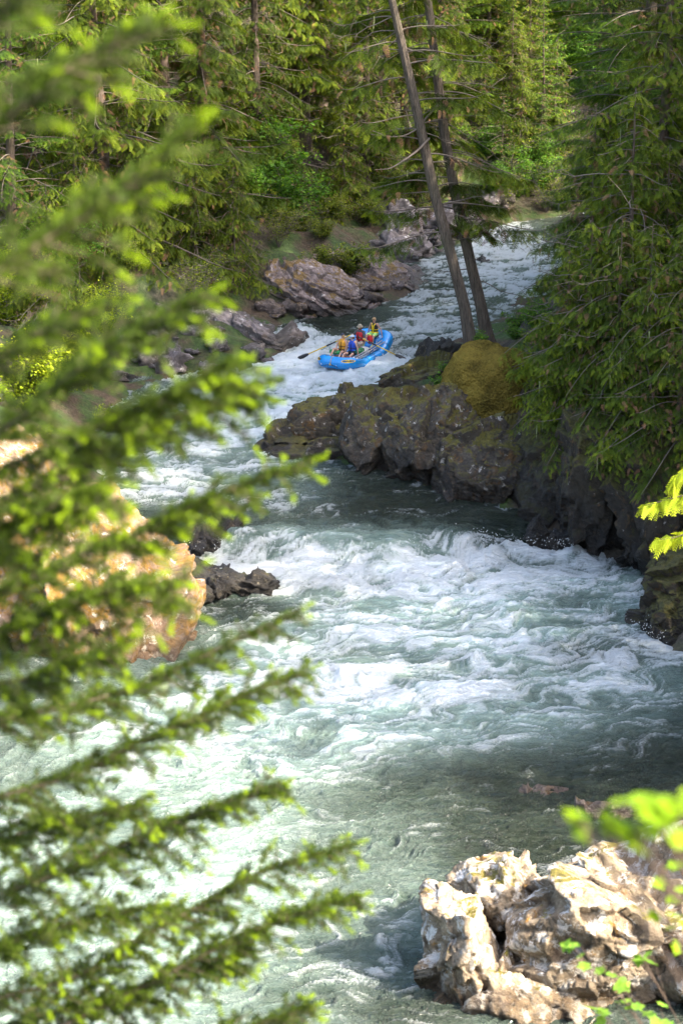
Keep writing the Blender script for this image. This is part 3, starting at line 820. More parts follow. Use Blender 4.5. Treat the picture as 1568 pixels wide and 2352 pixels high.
def tube_np(pts, rad, n=5):
    pts = np.asarray(pts, float); m = len(pts)
    t = np.gradient(pts, axis=0); t /= np.linalg.norm(t, axis=1)[:, None] + 1e-9
    ref = np.array([0, 0, 1.0]) if abs(t[0, 2]) < 0.9 else np.array([1.0, 0, 0])
    a = np.cross(t, ref); a /= np.linalg.norm(a, axis=1)[:, None] + 1e-9; b = np.cross(t, a)
    an = np.arange(n) * 2 * math.pi / n
    V = pts[:, None] + (a[:, None] * np.cos(an)[None, :, None] + b[:, None] * np.sin(an)[None, :, None]) * np.asarray(rad)[:, None, None]
    i = np.arange(m * n).reshape(m, n)
    F = np.stack([i[:-1], np.roll(i[:-1], -1, 1), np.roll(i[1:], -1, 1), i[1:]], -1).reshape(-1, 4)
    return V.reshape(-1, 3), F

class Acc:
    def __init__(s): s.V = []; s.F = []; s.T = []; s.n = 0
    def add(s, V, F, T=None):
        s.V.append(V); s.F.append(F + s.n); s.n += len(V)
        s.T.append(np.zeros(len(V)) if T is None else T)
    def mesh(s, name, mat, smooth=False):
        if not s.V: return None
        return mesh_np(name, np.concatenate(s.V), np.concatenate(s.F), [mat], {'tint': np.concatenate(s.T)}, smooth=smooth)

def conifer(H, z0, Lmax, nb, seed, temp, mat, e0=0.15, droop=0.55, up=0.18, path=None, rtr=0.3, spray=0.52, dense=1.5, prof=0.75, azr=None, bare=18, lich=0.12, lmin=0.5, sides=16, ridge=0.04, bark=None, trunk_n=40, sub_l=0.42, sag=0.25, zmax=None, flare=0.55):
    rs = np.random.RandomState(seed)
    if path is None:
        b1, b2 = rs.uniform(0, 6.3), rs.uniform(0.0, 0.02) * H
        path = lambda h: (b2 * math.sin(h * 0.12 + b1) - b2 * math.sin(b1), b2 * math.cos(h * 0.1 + b1) - b2 * math.cos(b1))
    P_, D_, U_, S_, T_ = [], [], [], [], []; K_ = []
    wood = Acc(); li = Acc()
    hmax = zmax or H
    for i in range(nb):
        hf = (i + rs.uniform(0, 1)) / nb; h = z0 + (hmax - z0) * hf
        hfull = (h - z0) / (H - z0)
        az = rs.uniform(*azr) if azr else i * 2.399 + rs.normal() * 0.5
        L = max(lmin, Lmax * (1 - hfull) ** prof * rs.uniform(0.55, 1.12))
        e = e0 + rs.normal() * 0.10 + 0.25 * hfull; dr = droop * rs.uniform(0.7, 1.3); u = up * rs.uniform(0.5, 1.4)
        ox, oy = path(h); ca, sa = math.cos(az), math.sin(az); bend = rs.normal() * 0.12
        ss = np.linspace(0, 1, 9); r, z = branch_curve(az, L, e, dr, u, ss)
        lat = bend * r * ss
        pts = np.stack([ox + r * ca - lat * sa, oy + r * sa + lat * ca, h + z], 1)
        wood.add(*tube_np(pts, 0.006 + 0.008 * L * (1 - ss) ** 0.8, 4))
        st = np.arange(0.2 + rs.uniform(0, 0.1), 1.0, 0.27 / L / dense)
        for s in st:
            p = np.array([np.interp(s, ss, pts[:, k]) for k in range(3)]); q = np.array([np.interp(min(1, s + 0.05), ss, pts[:, k]) for k in range(3)])
            t = q - p; t /= np.linalg.norm(t) + 1e-9
            side = np.array([-sa, ca, 0.0])
            l2 = min(1.5, sub_l * L * (1 - s) + 0.32) * rs.uniform(0.6, 1.15)
            for sg in (-1, 1):
                if rs.uniform() < 0.10: continue
                d2 = t * 0.62 + side * sg * 0.85 + np.array([0, 0, -0.12 - sag * rs.uniform(0, 1)]); d2 /= np.linalg.norm(d2)
                m = max(1, int(round(l2 / (0.22 if spray > 0.33 else 0.17))))
                for k in range(m):
                    f = (k + 0.35) / m; pp = p + d2 * l2 * f + np.array([0, 0, -sag * 0.9 * l2 * f * f])
                    s3 = 1 if (k % 2) else -1
                    dd = d2 * 0.8 + (t * s3 * sg * 0.55) + np.array([0, 0, -0.15 - 0.5 * sag * rs.uniform(0, 1.5)]) + rs.normal(size=3) * 0.14
                    P_.append(pp); D_.append(dd); U_.append(np.array([ca * 0.55, sa * 0.55, 0.8]) + rs.normal(size=3) * 0.3)
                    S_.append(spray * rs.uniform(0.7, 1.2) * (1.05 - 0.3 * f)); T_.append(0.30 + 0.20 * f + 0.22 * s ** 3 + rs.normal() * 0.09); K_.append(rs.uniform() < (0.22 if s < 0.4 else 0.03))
        P_.append(pts[-1]); D_.append(pts[-1] - pts[-2]); U_.append(np.array([0, 0, 1.0])); S_.append(spray); T_.append(0.6); K_.append(False)
        if rs.uniform() < lich:
            for _ in range(rs.randint(2, 6)):
                s = rs.uniform(0.25, 0.9); p = np.array([np.interp(s, ss, pts[:, k]) for k in range(3)]) + rs.normal(size=3) * 0.12
                ln = rs.uniform(0.15, 0.55); w_ = rs.uniform(0.012, 0.03)
                a = rs.uniform(0, 3.14); dx = np.array([math.cos(a), math.sin(a), 0]) * w_
                li.add(np.array([p - dx, p + dx, p + dx * 0.8 - [0, 0, ln * 0.6], p - dx * 0.2 - [0, 0, ln]]), np.array([[0, 1, 2, 3]]))
    for _ in range(bare):       # dead grey branches
        h = z0 * 0.6 + (hmax - z0 * 0.6) * rs.uniform(0, 0.75); az = rs.uniform(*azr) if azr else rs.uniform(0, 6.28); L = rs.uniform(0.35, 0.9) * Lmax
        ox, oy = path(h); ss = np.linspace(0, 1, 8)
        r, z = branch_curve(az, L, rs.uniform(-0.5, 0.3), rs.uniform(0, 0.5), rs.uniform(0, 0.3), ss)
        wig = rs.normal(size=(8, 3)) * 0.03 * L * ss[:, None]
        pts = np.stack([ox + r * math.cos(az), oy + r * math.sin(az), h + z], 1) + wig
        wood.add(*tube_np(pts, 0.026 * (1 - ss * 0.85), 4))
        for k in (3, 4, 5, 6):
            d = pts[k] - pts[k - 1]; d = d / np.linalg.norm(d) + rs.normal(size=3) * 0.6; l3 = rs.uniform(0.2, 0.8)
            wood.add(*tube_np(np.array([pts[k], pts[k] + d * l3 * 0.5 + rs.normal(size=3) * 0.03, pts[k] + d * l3]), [0.012, 0.008, 0.003], 3))
    V, T = place_sprays(temp, np.array(P_), np.array(D_), np.array(U_), np.array(S_), np.array(T_), rs)
    F = np.arange(len(V)).reshape(-1, 4)
    nq = len(F); WV = np.concatenate(wood.V); WF = np.concatenate(wood.F)
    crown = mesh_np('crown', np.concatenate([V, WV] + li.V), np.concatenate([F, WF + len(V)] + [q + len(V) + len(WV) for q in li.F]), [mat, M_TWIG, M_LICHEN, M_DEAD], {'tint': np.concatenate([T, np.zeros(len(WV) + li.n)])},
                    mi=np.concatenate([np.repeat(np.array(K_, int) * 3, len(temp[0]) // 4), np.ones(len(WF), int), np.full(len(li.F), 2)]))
    print('crown quads', nq)
    # trunk
    hs = np.linspace(-1.2, H, trunk_n); an = np.arange(sides) * 2 * math.pi / sides
    vv = []
    for h in hs:
        ox, oy = path(max(0, h)); rr = rtr * (1 - max(0, h) / H * 0.92) * (1 + flare * math.exp(-max(0, h + 0.3) / 0.5))
        nz = 1 + ridge * n3(np.stack([np.cos(an) * 2.2 * sides / 16, np.sin(an) * 2.2 * sides / 16, np.full(sides, h * 0.22)], 1) + seed, 2) * 2 + 0.05 * n3(np.stack([np.cos(an), np.sin(an), np.full(sides, h * 0.8)], 1), 4)
        if h < 1.2: nz = nz + 0.16 * math.exp(-max(0, h) / 0.5) * np.sin(an * 5 + seed)
        vv.append(np.stack([ox + np.cos(an) * rr * nz, oy + np.sin(an) * rr * nz, np.full(sides, h)], 1))
    vv = np.concatenate(vv); i = np.arange(trunk_n * sides).reshape(trunk_n, sides)
    Ft = np.stack([i[:-1], np.roll(i[:-1], -1, 1), np.roll(i[1:], -1, 1), i[1:]], -1).reshape(-1, 4)
    trunk = mesh_np('trunk', vv, Ft, [bark or M_BARK2], smooth=True)
    return dict(crown=crown, trunk=trunk)

def plant(kind, proto, x, y, z=None, rz=0.0, s=1.0, label='', cat='tree', group=None, sz=None):
    if z is None: z = gz(x, y) - 0.15
    t = empty(kind, (x, y, z), rz); t.scale = (s, s, sz or s)
    for nm, me in proto.items():
        if me is not None:
            c = bpy.data.objects.new(nm, me); COL.objects.link(c); c.parent = t
    tag(t, label, cat, group)
    return t

CA = conifer(26, 0.3, 5.4, 175, 1, FERN_C, M_CEDAR, rtr=0.36, droop=0.62, up=0.2, sag=0.42, spray=0.38, dense=1.7, sub_l=0.5)
CB = conifer(24, 0.5, 4.6, 165, 2, FERN_C, M_CEDAR, rtr=0.32, droop=0.5, up=0.16, sag=0.34, spray=0.44, sub_l=0.5)
CC = conifer(28, 4.0, 3.6, 100, 3, FERN_C, M_CEDAR, rtr=0.42, droop=0.55, up=0.2, sag=0.36, bare=40)
HA = conifer(25, 0.3, 5.0, 175, 4, FERN_H, M_HEMLOCK, rtr=0.32, droop=0.34, up=0.02, sag=0.20, spray=0.36, dense=1.7, sub_l=0.5)
HB = conifer(22, 0.5, 4.2, 150, 5, FERN_H, M_HEMLOCK, rtr=0.28, droop=0.28, up=0.04, sag=0.24, spray=0.42, sub_l=0.5)

SAP = conifer(8, 0.1, 3.3, 80, 6, FERN_C, M_CEDAR, rtr=0.12, droop=0.75, up=0.2, sag=0.5, spray=0.30, sub_l=0.55, bare=10, dense=1.8)
SAPH = conifer(7, 0.1, 2.6, 70, 8, FERN_H, M_HEMLOCK, rtr=0.10, droop=0.45, up=0.1, sag=0.3, spray=0.30, sub_l=0.5, bare=8, dense=1.8)

def shrub(H, Wd, nst, seed, mat, leaf=0.11, per=26, open_=0.0):
    rs = np.random.RandomState(seed); wood = Acc(); LV = []; LT = []
    for i in range(nst):
        az = rs.uniform(0, 6.28); l = H * rs.uniform(0.6, 1.1); lean = rs.uniform(0.1, 1.0) * Wd
        s = np.linspace(0, 1, 7); pts = np.stack([lean * s ** 1.3 * math.cos(az), lean * s ** 1.3 * math.sin(az), l * (s - 0.18 * s ** 3)], 1) + rs.normal(size=(7, 3)) * 0.04 * H * s[:, None]
        wood.add(*tube_np(pts, (0.006 + 0.007 * H) * (1 - 0.8 * s) * 0.7, 4))
        for k in range(2, 7):
            for _ in range(3):
                d = rs.normal(size=3); d[2] = abs(d[2]) * 0.5; d /= np.linalg.norm(d); tl = H * rs.uniform(0.12, 0.3)
                e = pts[k] + d * tl; wood.add(*tube_np(np.array([pts[k], (pts[k] + e) / 2 + rs.normal(size=3) * 0.02, e]), [0.008, 0.006, 0.003], 4))
                m = int(per * rs.uniform(0.5, 1.3) * (1 - open_))
                for _ in range(m):
                    p = pts[k] + d * tl * rs.uniform(0.2, 1.15) + rs.normal(size=3) * 0.10 * H * 0.35
                    a = rs.normal(size=3); a[2] *= 0.35; a /= np.linalg.norm(a); b = np.cross(a, rs.normal(size=3) * 0.5 + [0, 0, 1]); b /= np.linalg.norm(b) + 1e-9
                    w_ = leaf * rs.uniform(0.6, 1.2)
                    LV += [p, p + a * w_ * 0.5 + b * w_ * 0.38, p + a * w_ - [0, 0, w_ * 0.2], p + a * w_ * 0.5 - b * w_ * 0.38]; t = np.clip(0.45 + 0.2 * rs.normal() + 0.25 * (p[2] / H - 0.5), 0, 1); LT += [t] * 4
    V = np.array(LV); F = np.arange(len(V)).reshape(-1, 4); WV = np.concatenate(wood.V); WF = np.concatenate(wood.F)
    leaves = mesh_np('leaves', V, F, [mat], {'tint': np.array(LT)})
    return dict(leaves=leaves, stems=wood.mesh('stems', M_TWIG))
MAPLE = shrub(3.4, 2.0, 16, 21, M_MAPLE, 0.17, 26)
SHR_A = shrub(1.6, 1.3, 14, 22, M_SHRUB, 0.09, 18)
SHR_B = shrub(2.2, 1.6, 16, 23, M_SHRUB, 0.08, 6)
SHR_G = shrub(1.0, 0.8, 10, 24, M_MAPLE, 0.08, 14)
GOLD = shrub(3.0, 1.8, 16, 25, M_GOLD, 0.13, 24)
# ------------------------------------------------------------------ the forest
def at(X, y):
    """world x of picture column X at depth y on the ground"""
    x = (X - 784) / FPX * y
    for _ in range(6):
        z = gz(x, y); x = (X - 784) / FPX * (y * cp + (CAM_Z - z) * sp_)
    return x
# left bank, in view
def L(proto, kind, X, y, s, rz, label, group=None, cat='tree', dz=0): 
    x = at(X, y); return plant(kind, proto, x, y, gz(x, y) - 0.15 + dz, rz, s, label, cat, group)
L(CA, 'cedar_tree', 250, 93, 1.15, 0.3, 'large cedar over the left shore with lowest boughs brushing the slate point')
L(CB, 'cedar_tree', 470, 100, 1.05, 2.0, 'green cedar behind the slate point, left of the maple bush')
L(CA, 'cedar_tree', 80, 98, 1.0, 4.0, 'cedar lit yellow by the sun at the left edge of the forest')
L(HA, 'hemlock_tree', 30, 88, 0.8, 1.0, 'hemlock with flat layered boughs at the far left behind the fir')
L(CB, 'cedar_tree', 380, 108, 1.2, 3.3, 'tall cedar behind the large shore cedar, hung with pale lichen')
L(CC, 'cedar_tree', 690, 117, 1.1, 1.1, 'dark bare-stemmed cedar standing in the shadowed notch left of centre')
L(CC, 'cedar_tree', 735, 121, 1.0, 4.1, 'slimmer dark trunk just right of the bare-stemmed cedar')
L(CB, 'cedar_tree', 840, 115, 0.8, 5.0, 'cedar over the tilted slate slab, left of the leaning trunks')
L(CA, 'cedar_tree', 930, 122, 0.8, 0.7, 'cedar directly behind the leaning trunks on the far bank')
L(CB, 'cedar_tree', 1010, 130, 0.75, 2.2, 'bright cedar seen between and right of the leaning trunks')
L(CA, 'cedar_tree', 600, 110, 0.85, 5.5, 'cedar with pale edge beside the shadowed notch')
# right bank, in view
def Rr(proto, kind, x, y, s, rz, label, dz=0, group=None): return plant(kind, proto, x, y, gz(x, y) - 0.15 + dz, rz, s, label, 'tree', group)
Rr(HA, 'hemlock_tree', 11.5, 78, 0.95, 0.4, 'dark hemlock right of the leaning trunks with boughs over the gap')
Rr(CA, 'cedar_tree', 10.9, 70.5, 0.80, 2.4, 'cedar above the dark cliff with long drooping boughs')
Rr(HB, 'hemlock_tree', 14.0, 73, 1.0, 1.4, 'hemlock with bright new tips behind the cliff cedar')
Rr(CB, 'cedar_tree', 13.0, 64.5, 0.80, 5.2, 'nearest right bank cedar with reddish inner twigs at the right edge')
Rr(HA, 'hemlock_tree', 13.5, 86, 0.95, 3.0, 'dark hemlock farther up the right bank')
Rr(HB, 'hemlock_tree', 14.5, 94, 1.0, 0.2, 'hemlock at the river bend on the right bank')
Rr(HB, 'hemlock_tree', 17.0, 66, 1.0, 4.2, 'tall hemlock behind the right edge cedar')
Rr(HA, 'hemlock_tree', 13.4, 103.5, 0.8, 1.2, 'hemlock closing the right side of the gap at the river bend')
Rr(CA, 'cedar_tree', 19, 101, 0.9, 0.9, 'cedar beyond the hemlocks at the bend on the right bank')
# the two leaning trunks on the spit
def leaning(pts_img, y, H, rb, seed, label, rz_boughs):
    pw = np.array([P(X, Y, y) for X, Y in pts_img]); z0 = pw[0, 2]
    hh = pw[:, 2] - z0; xx = pw[:, 0] - pw[0, 0]
    sl = (xx[-1] - xx[-3]) / (hh[-1] - hh[-3])
    path = lambda h: (float(np.interp(h, hh, xx)) if h <= hh[-1] else xx[-1] + sl * (h - hh[-1]), 0.0)
    pr = conifer(H, 4.6, 3.6, 74, seed, FERN_C, M_CEDAR, path=path, rtr=rb, droop=0.5, up=0.22, sag=0.3, spray=0.5, bare=34, sides=56, ridge=0.10, bark=M_BARK, trunk_n=120, lich=0.5, prof=0.3, azr=(-0.25, 3.4), flare=0.8)
    return plant('leaning_cedar', pr, pw[0, 0], y, z0, 0, 1, label, 'tree')
T1 = leaning([(1085, 812), (1066, 699), (1032, 574), (998, 448), (967, 300), (936, 160), (900, 0)], 76.0, 32, 0.225, 31, 'left one of the two leaning cedar trunks rising from behind the moss mound', 0)
T2 = leaning([(1124, 806), (1103, 699), (1073, 574), (1045, 448), (1019, 300), (1000, 150), (982, 0)], 77.2, 32, 0.235, 32, 'right one of the two leaning cedar trunks rising from behind the moss mound', 0)
def dead(T, pts, y):
    o0 = np.array(T.location); pw = np.array([P(X, Y, y + d) for X, Y, d in pts]) - o0
    f = np.linspace(0, 1, 20); k = np.linspace(0, 1, len(pw)); c = np.stack([np.interp(f, k, pw[:, i]) for i in range(3)], 1)
    c[1:-1] = (c[:-2] + c[1:-1] + c[2:]) / 3
    V, F = tube_np(c, 0.05 * (1 - 0.8 * f), 6); link('dead_branch', mesh_np('dead_branch', V, F, [M_TWIG], smooth=True), T)
dead(T2, [(1012, 236, 0), (985, 262, -.6), (960, 295, -1.2), (930, 312, -1.6), (895, 316, -2), (855, 300, -2.2)], 77.2)
dead(T1, [(985, 318, 0), (960, 345, -.6), (925, 370, -1.0), (895, 388, -1.3), (860, 390, -1.6)], 76)
# bushes
def S(proto, X, Y, y, s, rz, label, kind='bush', group=None):
    x = at(X, y); return plant(kind, proto, x, y, gz(x, y) - 0.1, rz, s, label, 'bush', group)
S(MAPLE, 640, 0, 106, 1.25, 0.2, 'bright green maple bush at the edge of the cedars left of the slab')
S(MAPLE, 560, 0, 103, 1.0, 2.2, 'green maple bush under the shore cedar')
S(MAPLE, 590, 0, 109, 1.5, 4.2, 'taller maple bush between the cedar and the shadowed notch')
S(SHR_B, 690, 0, 107, 1.2, 1.0, 'twiggy brown-green bush above the tilted slab')
S(SHR_B, 640, 0, 101, 1.0, 3.0, 'sparse twiggy bush at the left end of the tilted slab')
S(SHR_A, 760, 0, 110, 1.0, 2.0, 'low yellow-green bush at the top of the slab')
S(SHR_A, 850, 0, 112, 1.1, 4.0, 'low bush on the slab below the far cedars')
S(SHR_A, 1150, 0, 134, 1.6, 1.0, 'pale bush on the far slope right of the leaning trunks')
S(MAPLE, 1110, 0, 140, 1.2, 5.0, 'broad green bush on the far slope in the gap')
S(SHR_A, 1180, 0, 128, 1.3, 3.0, 'grey-green bush by the far shore boulders')
for i, (X, y, s, r, lb) in enumerate([(60, 74, 1.1, 0.5, 'golden sunlit bush at the left edge above the pale boulder'), (150, 78, 0.9, 1.7, 'golden sunlit bush on the left bank behind the fir boughs'), (20, 84, 1.3, 3.1, 'tall yellow-green bush at the far left below the cedars'), (120, 88, 1.0, 4.6, 'sunlit bush at the foot of the left edge cedar'), (230, 86, 0.8, 2.6, 'yellow-green bush by the slate shelf')]):
    S(GOLD if i != 3 else MAPLE, X, 0, y, s, r, lb)
for i, (X, y, s) in enumerate([(200, 82, 1.2), (300, 90, 1.0), (350, 93, 0.8), (150, 92, 1.4), (420, 97, 1.0), (90, 68, 1.0), (180, 70, 0.9), (250, 77, 0.8)]):
    S(SHR_A if i % 2 else SHR_G, X, 0, y, s, i * 1.3, 'small green bush on the left bank ' + ['beside the golden bush', 'under the shore cedar', 'above the slate point', 'under the left edge cedar', 'below the green cedar', 'above the sunlit boulder', 'behind the sunlit boulder', 'above the flat slate shelf'][i])
def S3(proto, X, Y, y, s, rz, label):
    p = P(X, Y, y); return plant('bush', proto, p[0], p[1], p[2], rz, s, label, 'bush')
S3(SHR_G, 1010, 905, 73.8, 0.8, 1, 'small green bush growing on the rock left of the moss mound')
S3(SHR_G, 1110, 800, 75.6, 0.7, 2, 'sprig of green leaves at the foot of the leaning trunks')
S3(SHR_G, 1030, 862, 77, 0.6, 3, 'little bush between the flat-topped boulder and the moss mound')
S3(SHR_A, 1245, 815, 73, 0.7, 3, 'yellow-green bush on the right shoulder of the moss mound')
S3(SHR_A, 1260, 860, 73, 1.1, 5, 'small bush under the cliff cedar boughs')
S3(MAPLE, 1240, 770, 76, 0.4, 5, 'bright bush right of the leaning trunks above the moss mound')
for i, (x, y, z0, s, r, lb) in enumerate([(9.8, 75.2, None, 0.6, 0, 'drooping cedar sapling at the right shoulder of the moss mound'), (10.0, 72.6, None, 0.7, 1, 'cedar sapling over the inner end of the spit'), (10.4, 70.0, None, 1.0, 2, 'cedar sapling hanging over the cliff behind the big boulder'),
    (11.0, 67.6, None, 1.0, 3, 'cedar sapling on the middle of the cliff top'), (11.8, 65.6, None, 1.0, 4, 'cedar sapling over the dark end of the cliff'), (12.6, 63.4, None, 0.9, 5, 'cedar sapling at the right edge above the plunge'),
    (10.4, 79.0, None, 0.6, 2.5, 'small cedar by the water upstream of the leaning trunks'), (11.6, 84.0, None, 0.8, 3.5, 'small cedar leaning over the bend on the right bank')]):
    plant('cedar_sapling', SAP, x, y, gz(x, y) - 0.1, r, s, lb, 'tree')
for i, (X, Y, y, s, r, lb) in enumerate([(1300, 830, 69.4, 0.62, 1.5, 'cedar sapling whose boughs hang over the cliff right of the moss mound'), (1350, 860, 68.3, 0.75, 2.6, 'cedar sapling hanging low over the middle of the dark cliff'),
    (1415, 890, 67.0, 0.8, 3.7, 'cedar sapling hanging low over the deepest part of the cliff'), (1480, 915, 65.6, 0.8, 4.8, 'cedar sapling over the cliff near the sunlit bough tips'), (1560, 930, 64.2, 0.85, 5.9, 'cedar sapling at the right edge over the cliff'), (1350, 740, 71.0, 1.0, 0.9, 'taller cedar sapling behind those over the cliff'), (1440, 780, 67.5, 1.1, 2.9, 'taller cedar sapling behind the cliff edge at the right')]):
    y -= 2.6 if i < 5 else 1.0
    p = P(X, Y, y); plant('cedar_sapling', SAP, p[0], y, p[2] - 1.5, r, s * 1.12, lb, 'tree')
for i, (x, y, s, r, lb) in enumerate([(8.8, 73.4, 0.4, 0, 'hemlock sapling with bright tips behind the moss mound'), (12.4, 68.6, 0.9, 1, 'hemlock sapling between the cliff cedars'), (13.4, 66.0, 1.0, 2, 'hemlock sapling near the right edge'), (11.6, 86.0, 1.0, 4, 'hemlock sapling upstream on the right bank'), (12.6, 91.0, 1.0, 5, 'hemlock sapling at the bend')]):
    plant('hemlock_sapling', SAPH, x, y, None, r, s, lb, 'tree')
for i, (X, y, s, r, lb) in enumerate([(300, 92.5, 0.9, 0, 'low cedar sapling hanging over the slate point'), (450, 95.5, 0.9, 2, 'cedar sapling behind the slate point'), (540, 97.0, 0.8, 3, 'cedar sapling at the left end of the tilted slab'), (180, 90, 1.0, 1, 'cedar sapling beneath the large shore cedar'),
    (790, 113, 0.8, 4, 'cedar sapling in the shade above the slab'), (880, 116, 0.8, 5, 'cedar sapling above the right end of the slab'), (1010, 124, 0.8, 2, 'cedar sapling behind the leaning trunks'), (960, 119, 0.7, 1, 'cedar sapling by the far shore rocks'), (120, 82, 0.9, 1, 'sunlit cedar sapling above the flat shelf')]):
    L(SAP, 'cedar_sapling', X, y, s, r, lb)
# forest behind and out of view on both sides: shade comes from here
rs = np.random.RandomState(99)
protos = [('cedar_tree', CA), ('cedar_tree', CB), ('cedar_tree', CC), ('hemlock_tree', HA), ('hemlock_tree', HB)]
spots = []
def fill(n, x0, x1, y0, y1, mind, cond):
    k = 0; tries = 0
    while k < n and tries < n * 60:
        tries += 1
        x, y = rs.uniform(x0, x1), rs.uniform(y0, y1)
        if not cond(x, y) or any((x - a) ** 2 + (y - b) ** 2 < mind * mind for a, b in spots): continue
        spots.append((x, y)); k += 1
        i = rs.randint(5)
        yield protos[i][0], protos[i][1], x, y, rs.uniform(0.85, 1.2), rs.uniform(0, 6.3)
sdp = lambda x, y: float(river_sd(np.array([x]), np.array([y]))[0])
for k, p, x, y, s, r in fill(46, -48, 14, 96, 175, 5.0, lambda x, y: sdp(x, y) > 5 and abs(x) < y * 0.2 + 9 and x < np.interp(y, _mid[:, 1], _mid[:, 0]) and not (9 < x and y < 126)):
    plant(k, p, x, y, None, r, s, 'conifer in the dense forest slope behind the left bank trees', 'tree', 'forest on the left slope')
for k, p, x, y, s, r in fill(38, 4, 60, 129, 190, 5.0, lambda x, y: sdp(x, y) > 4 and x < y * 0.2 + 14):
    plant(k, p, x, y, None, r, s, 'conifer on the far slope up the valley', 'tree', 'forest up the valley')
for k, p, x, y, s, r in fill(34, 17, 38, 50, 118, 4.4, lambda x, y: sdp(x, y) > 6):
    plant(k, p, x, y, None, r, s * 0.92, 'conifer on the steep slope behind the right bank trees', 'tree', 'forest on the right slope')
for k, p, x, y, s, r in fill(10, 14.0, 26, 39, 49, 3.4, lambda x, y: sdp(x, y) > 2.5):
    plant(k, p, x, y, None, r, s * 0.72, 'conifer just beyond the right edge of the view', 'tree', 'forest on the near right bank')

rs = np.random.RandomState(12)
for i in range(34):
    y = rs.uniform(124, 150); X = rs.uniform(1000, 1330); x = at(X, y)
    if sdp(x, y) < 0.6: continue
    plant('bush', [MAPLE, SHR_A, SHR_A, SHR_B][i % 4], x, y, gz(x, y) - 0.1, rs.uniform(0, 6.3), rs.uniform(0.9, 1.5), 'green bush on the far slope beyond the river bend', 'bush', 'bushes on the far slope')
for i in range(40):
    X = rs.uniform(1150, 1600); y = rs.uniform(62, 80); x = at(X, y); d = sdp(x, y)
    if d < 1.2 or x < 6: continue
    plant('bush', [SHR_G, SHR_A, SHR_G][i % 3], x, y, gz(x, y) - 0.05, rs.uniform(0, 6.3), rs.uniform(0.6, 1.1), 'low green bush on the shaded right bank', 'bush', 'undergrowth on the right bank')
for i in range(44):
    X = rs.uniform(0, 1000); y = rs.uniform(86, 124); x = at(X, y); d = sdp(x, y)
    if d < 2.5 or x > 7: continue
    plant('bush', [SHR_G, SHR_A, SHR_B][i % 3], x, y, gz(x, y) - 0.05, rs.uniform(0, 6.3), rs.uniform(0.7, 1.3), 'low bush on the left bank under the conifers', 'bush', 'undergrowth on the left bank')

for i, (X, y, s_, lb) in enumerate([(1170, 128, 0.45, 'small conifer on the far shore beside the boulders'), (1210, 131, 0.5, 'conifer closing the gap above the river bend'), (1120, 136, 0.55, 'conifer on the far slope right of the leaning trunks'), (1250, 126, 0.5, 'conifer at the far right of the river bend')]):
    L([CB, CA, CB, HB][i], ['cedar_tree', 'cedar_tree', 'cedar_tree', 'hemlock_tree'][i], X, y, s_, i * 1.7, lb)

for i in range(46):
    X = rs.uniform(560, 1000) if i % 2 else rs.uniform(1120, 1290); y = rs.uniform(100, 119) if i % 2 else rs.uniform(120, 130); x = at(X, y); d = sdp(x, y)
    if d < 1.4 or (i % 2 and d < 2.6): continue
    plant('bush', [MAPLE, SHR_A, SHR_B, SHR_A][i % 4], x, y, gz(x, y) - 0.1, rs.uniform(0, 6.3), rs.uniform(0.5, 0.9) if i % 4 == 0 else rs.uniform(0.8, 1.3), 'leafy bush above the slate slab on the far left bank' if i % 2 else 'leafy bush at the river bend in the gap', 'bush', 'bushes above the slab' if i % 2 else 'bushes at the river bend')

for i, (X, y, s_, lb) in enumerate([(1150, 123.5, 0.7, 'sunlit sapling on the far bank in the middle of the gap'), (1195, 124.5, 0.8, 'sunlit sapling at the water where the river bends away'), (1240, 124.0, 0.8, 'sapling right of the river bend'), (1270, 127.0, 1.0, 'taller sapling behind the river bend'), (1110, 127.0, 0.9, 'sapling above the far shore behind the right trunk'), (1180, 129.0, 1.0, 'sapling second row back in the gap')]):
    L(SAP if i % 2 else SAPH, 'conifer_sapling', X, y, s_, i * 1.9, lb)
rs = np.random.RandomState(44)
for i in range(16):
    X = rs.uniform(1120, 1300); y = rs.uniform(119.5, 125); x = at(X, y)
    if sdp(x, y) < 0.4: continue
    plant('bush', [SHR_A, SHR_B, SHR_G][i % 3], x, y, gz(x, y) - 0.1, rs.uniform(0, 6.3), rs.uniform(0.9, 1.4), 'leafy bush at the river bend in the gap', 'bush', 'bushes at the river bend')
# ---- every tree, bush and stone of a group gets words that find it: its landmark, then how near it stands
def pic_x(o):
    p = np.array(o.location); return 784 + p[0] / ((p[1] * cp + (CAM_Z - p[2]) * sp_) / FPX)
ORD = ['nearest', 'second nearest', 'third nearest', 'fourth nearest', 'fifth nearest', 'sixth nearest', 'seventh nearest', 'eighth nearest', 'ninth nearest', 'tenth nearest', 'eleventh nearest', 'twelfth nearest', 'thirteenth nearest', 'fourteenth nearest', 'fifteenth nearest', 'sixteenth nearest']
def relabel(group, what, bins, key=None):
    obs = [o for o in COL.objects if o.get('group') == group and o.parent is None]; buckets = {}
    for o in obs:
        X = pic_x(o); b = next((t for lim, t in bins if X < lim), bins[-1][1]); w_ = what(o); buckets.setdefault((b, w_), []).append(o)
    for (b, w_), l in buckets.items():
        l.sort(key=key or (lambda o: o.location.y))
        for i, o in enumerate(l): o['label'] = ('only ' if len(l) == 1 else ORD[i] + ' ' if i < 16 else 'farthest ') + w_ + ' ' + b
kind_ = lambda o: o.name.split('_')[0].split('.')[0]
small = lambda w_: (lambda o: ('larger ' if o.scale[0] > 0.42 else 'small ') + w_)
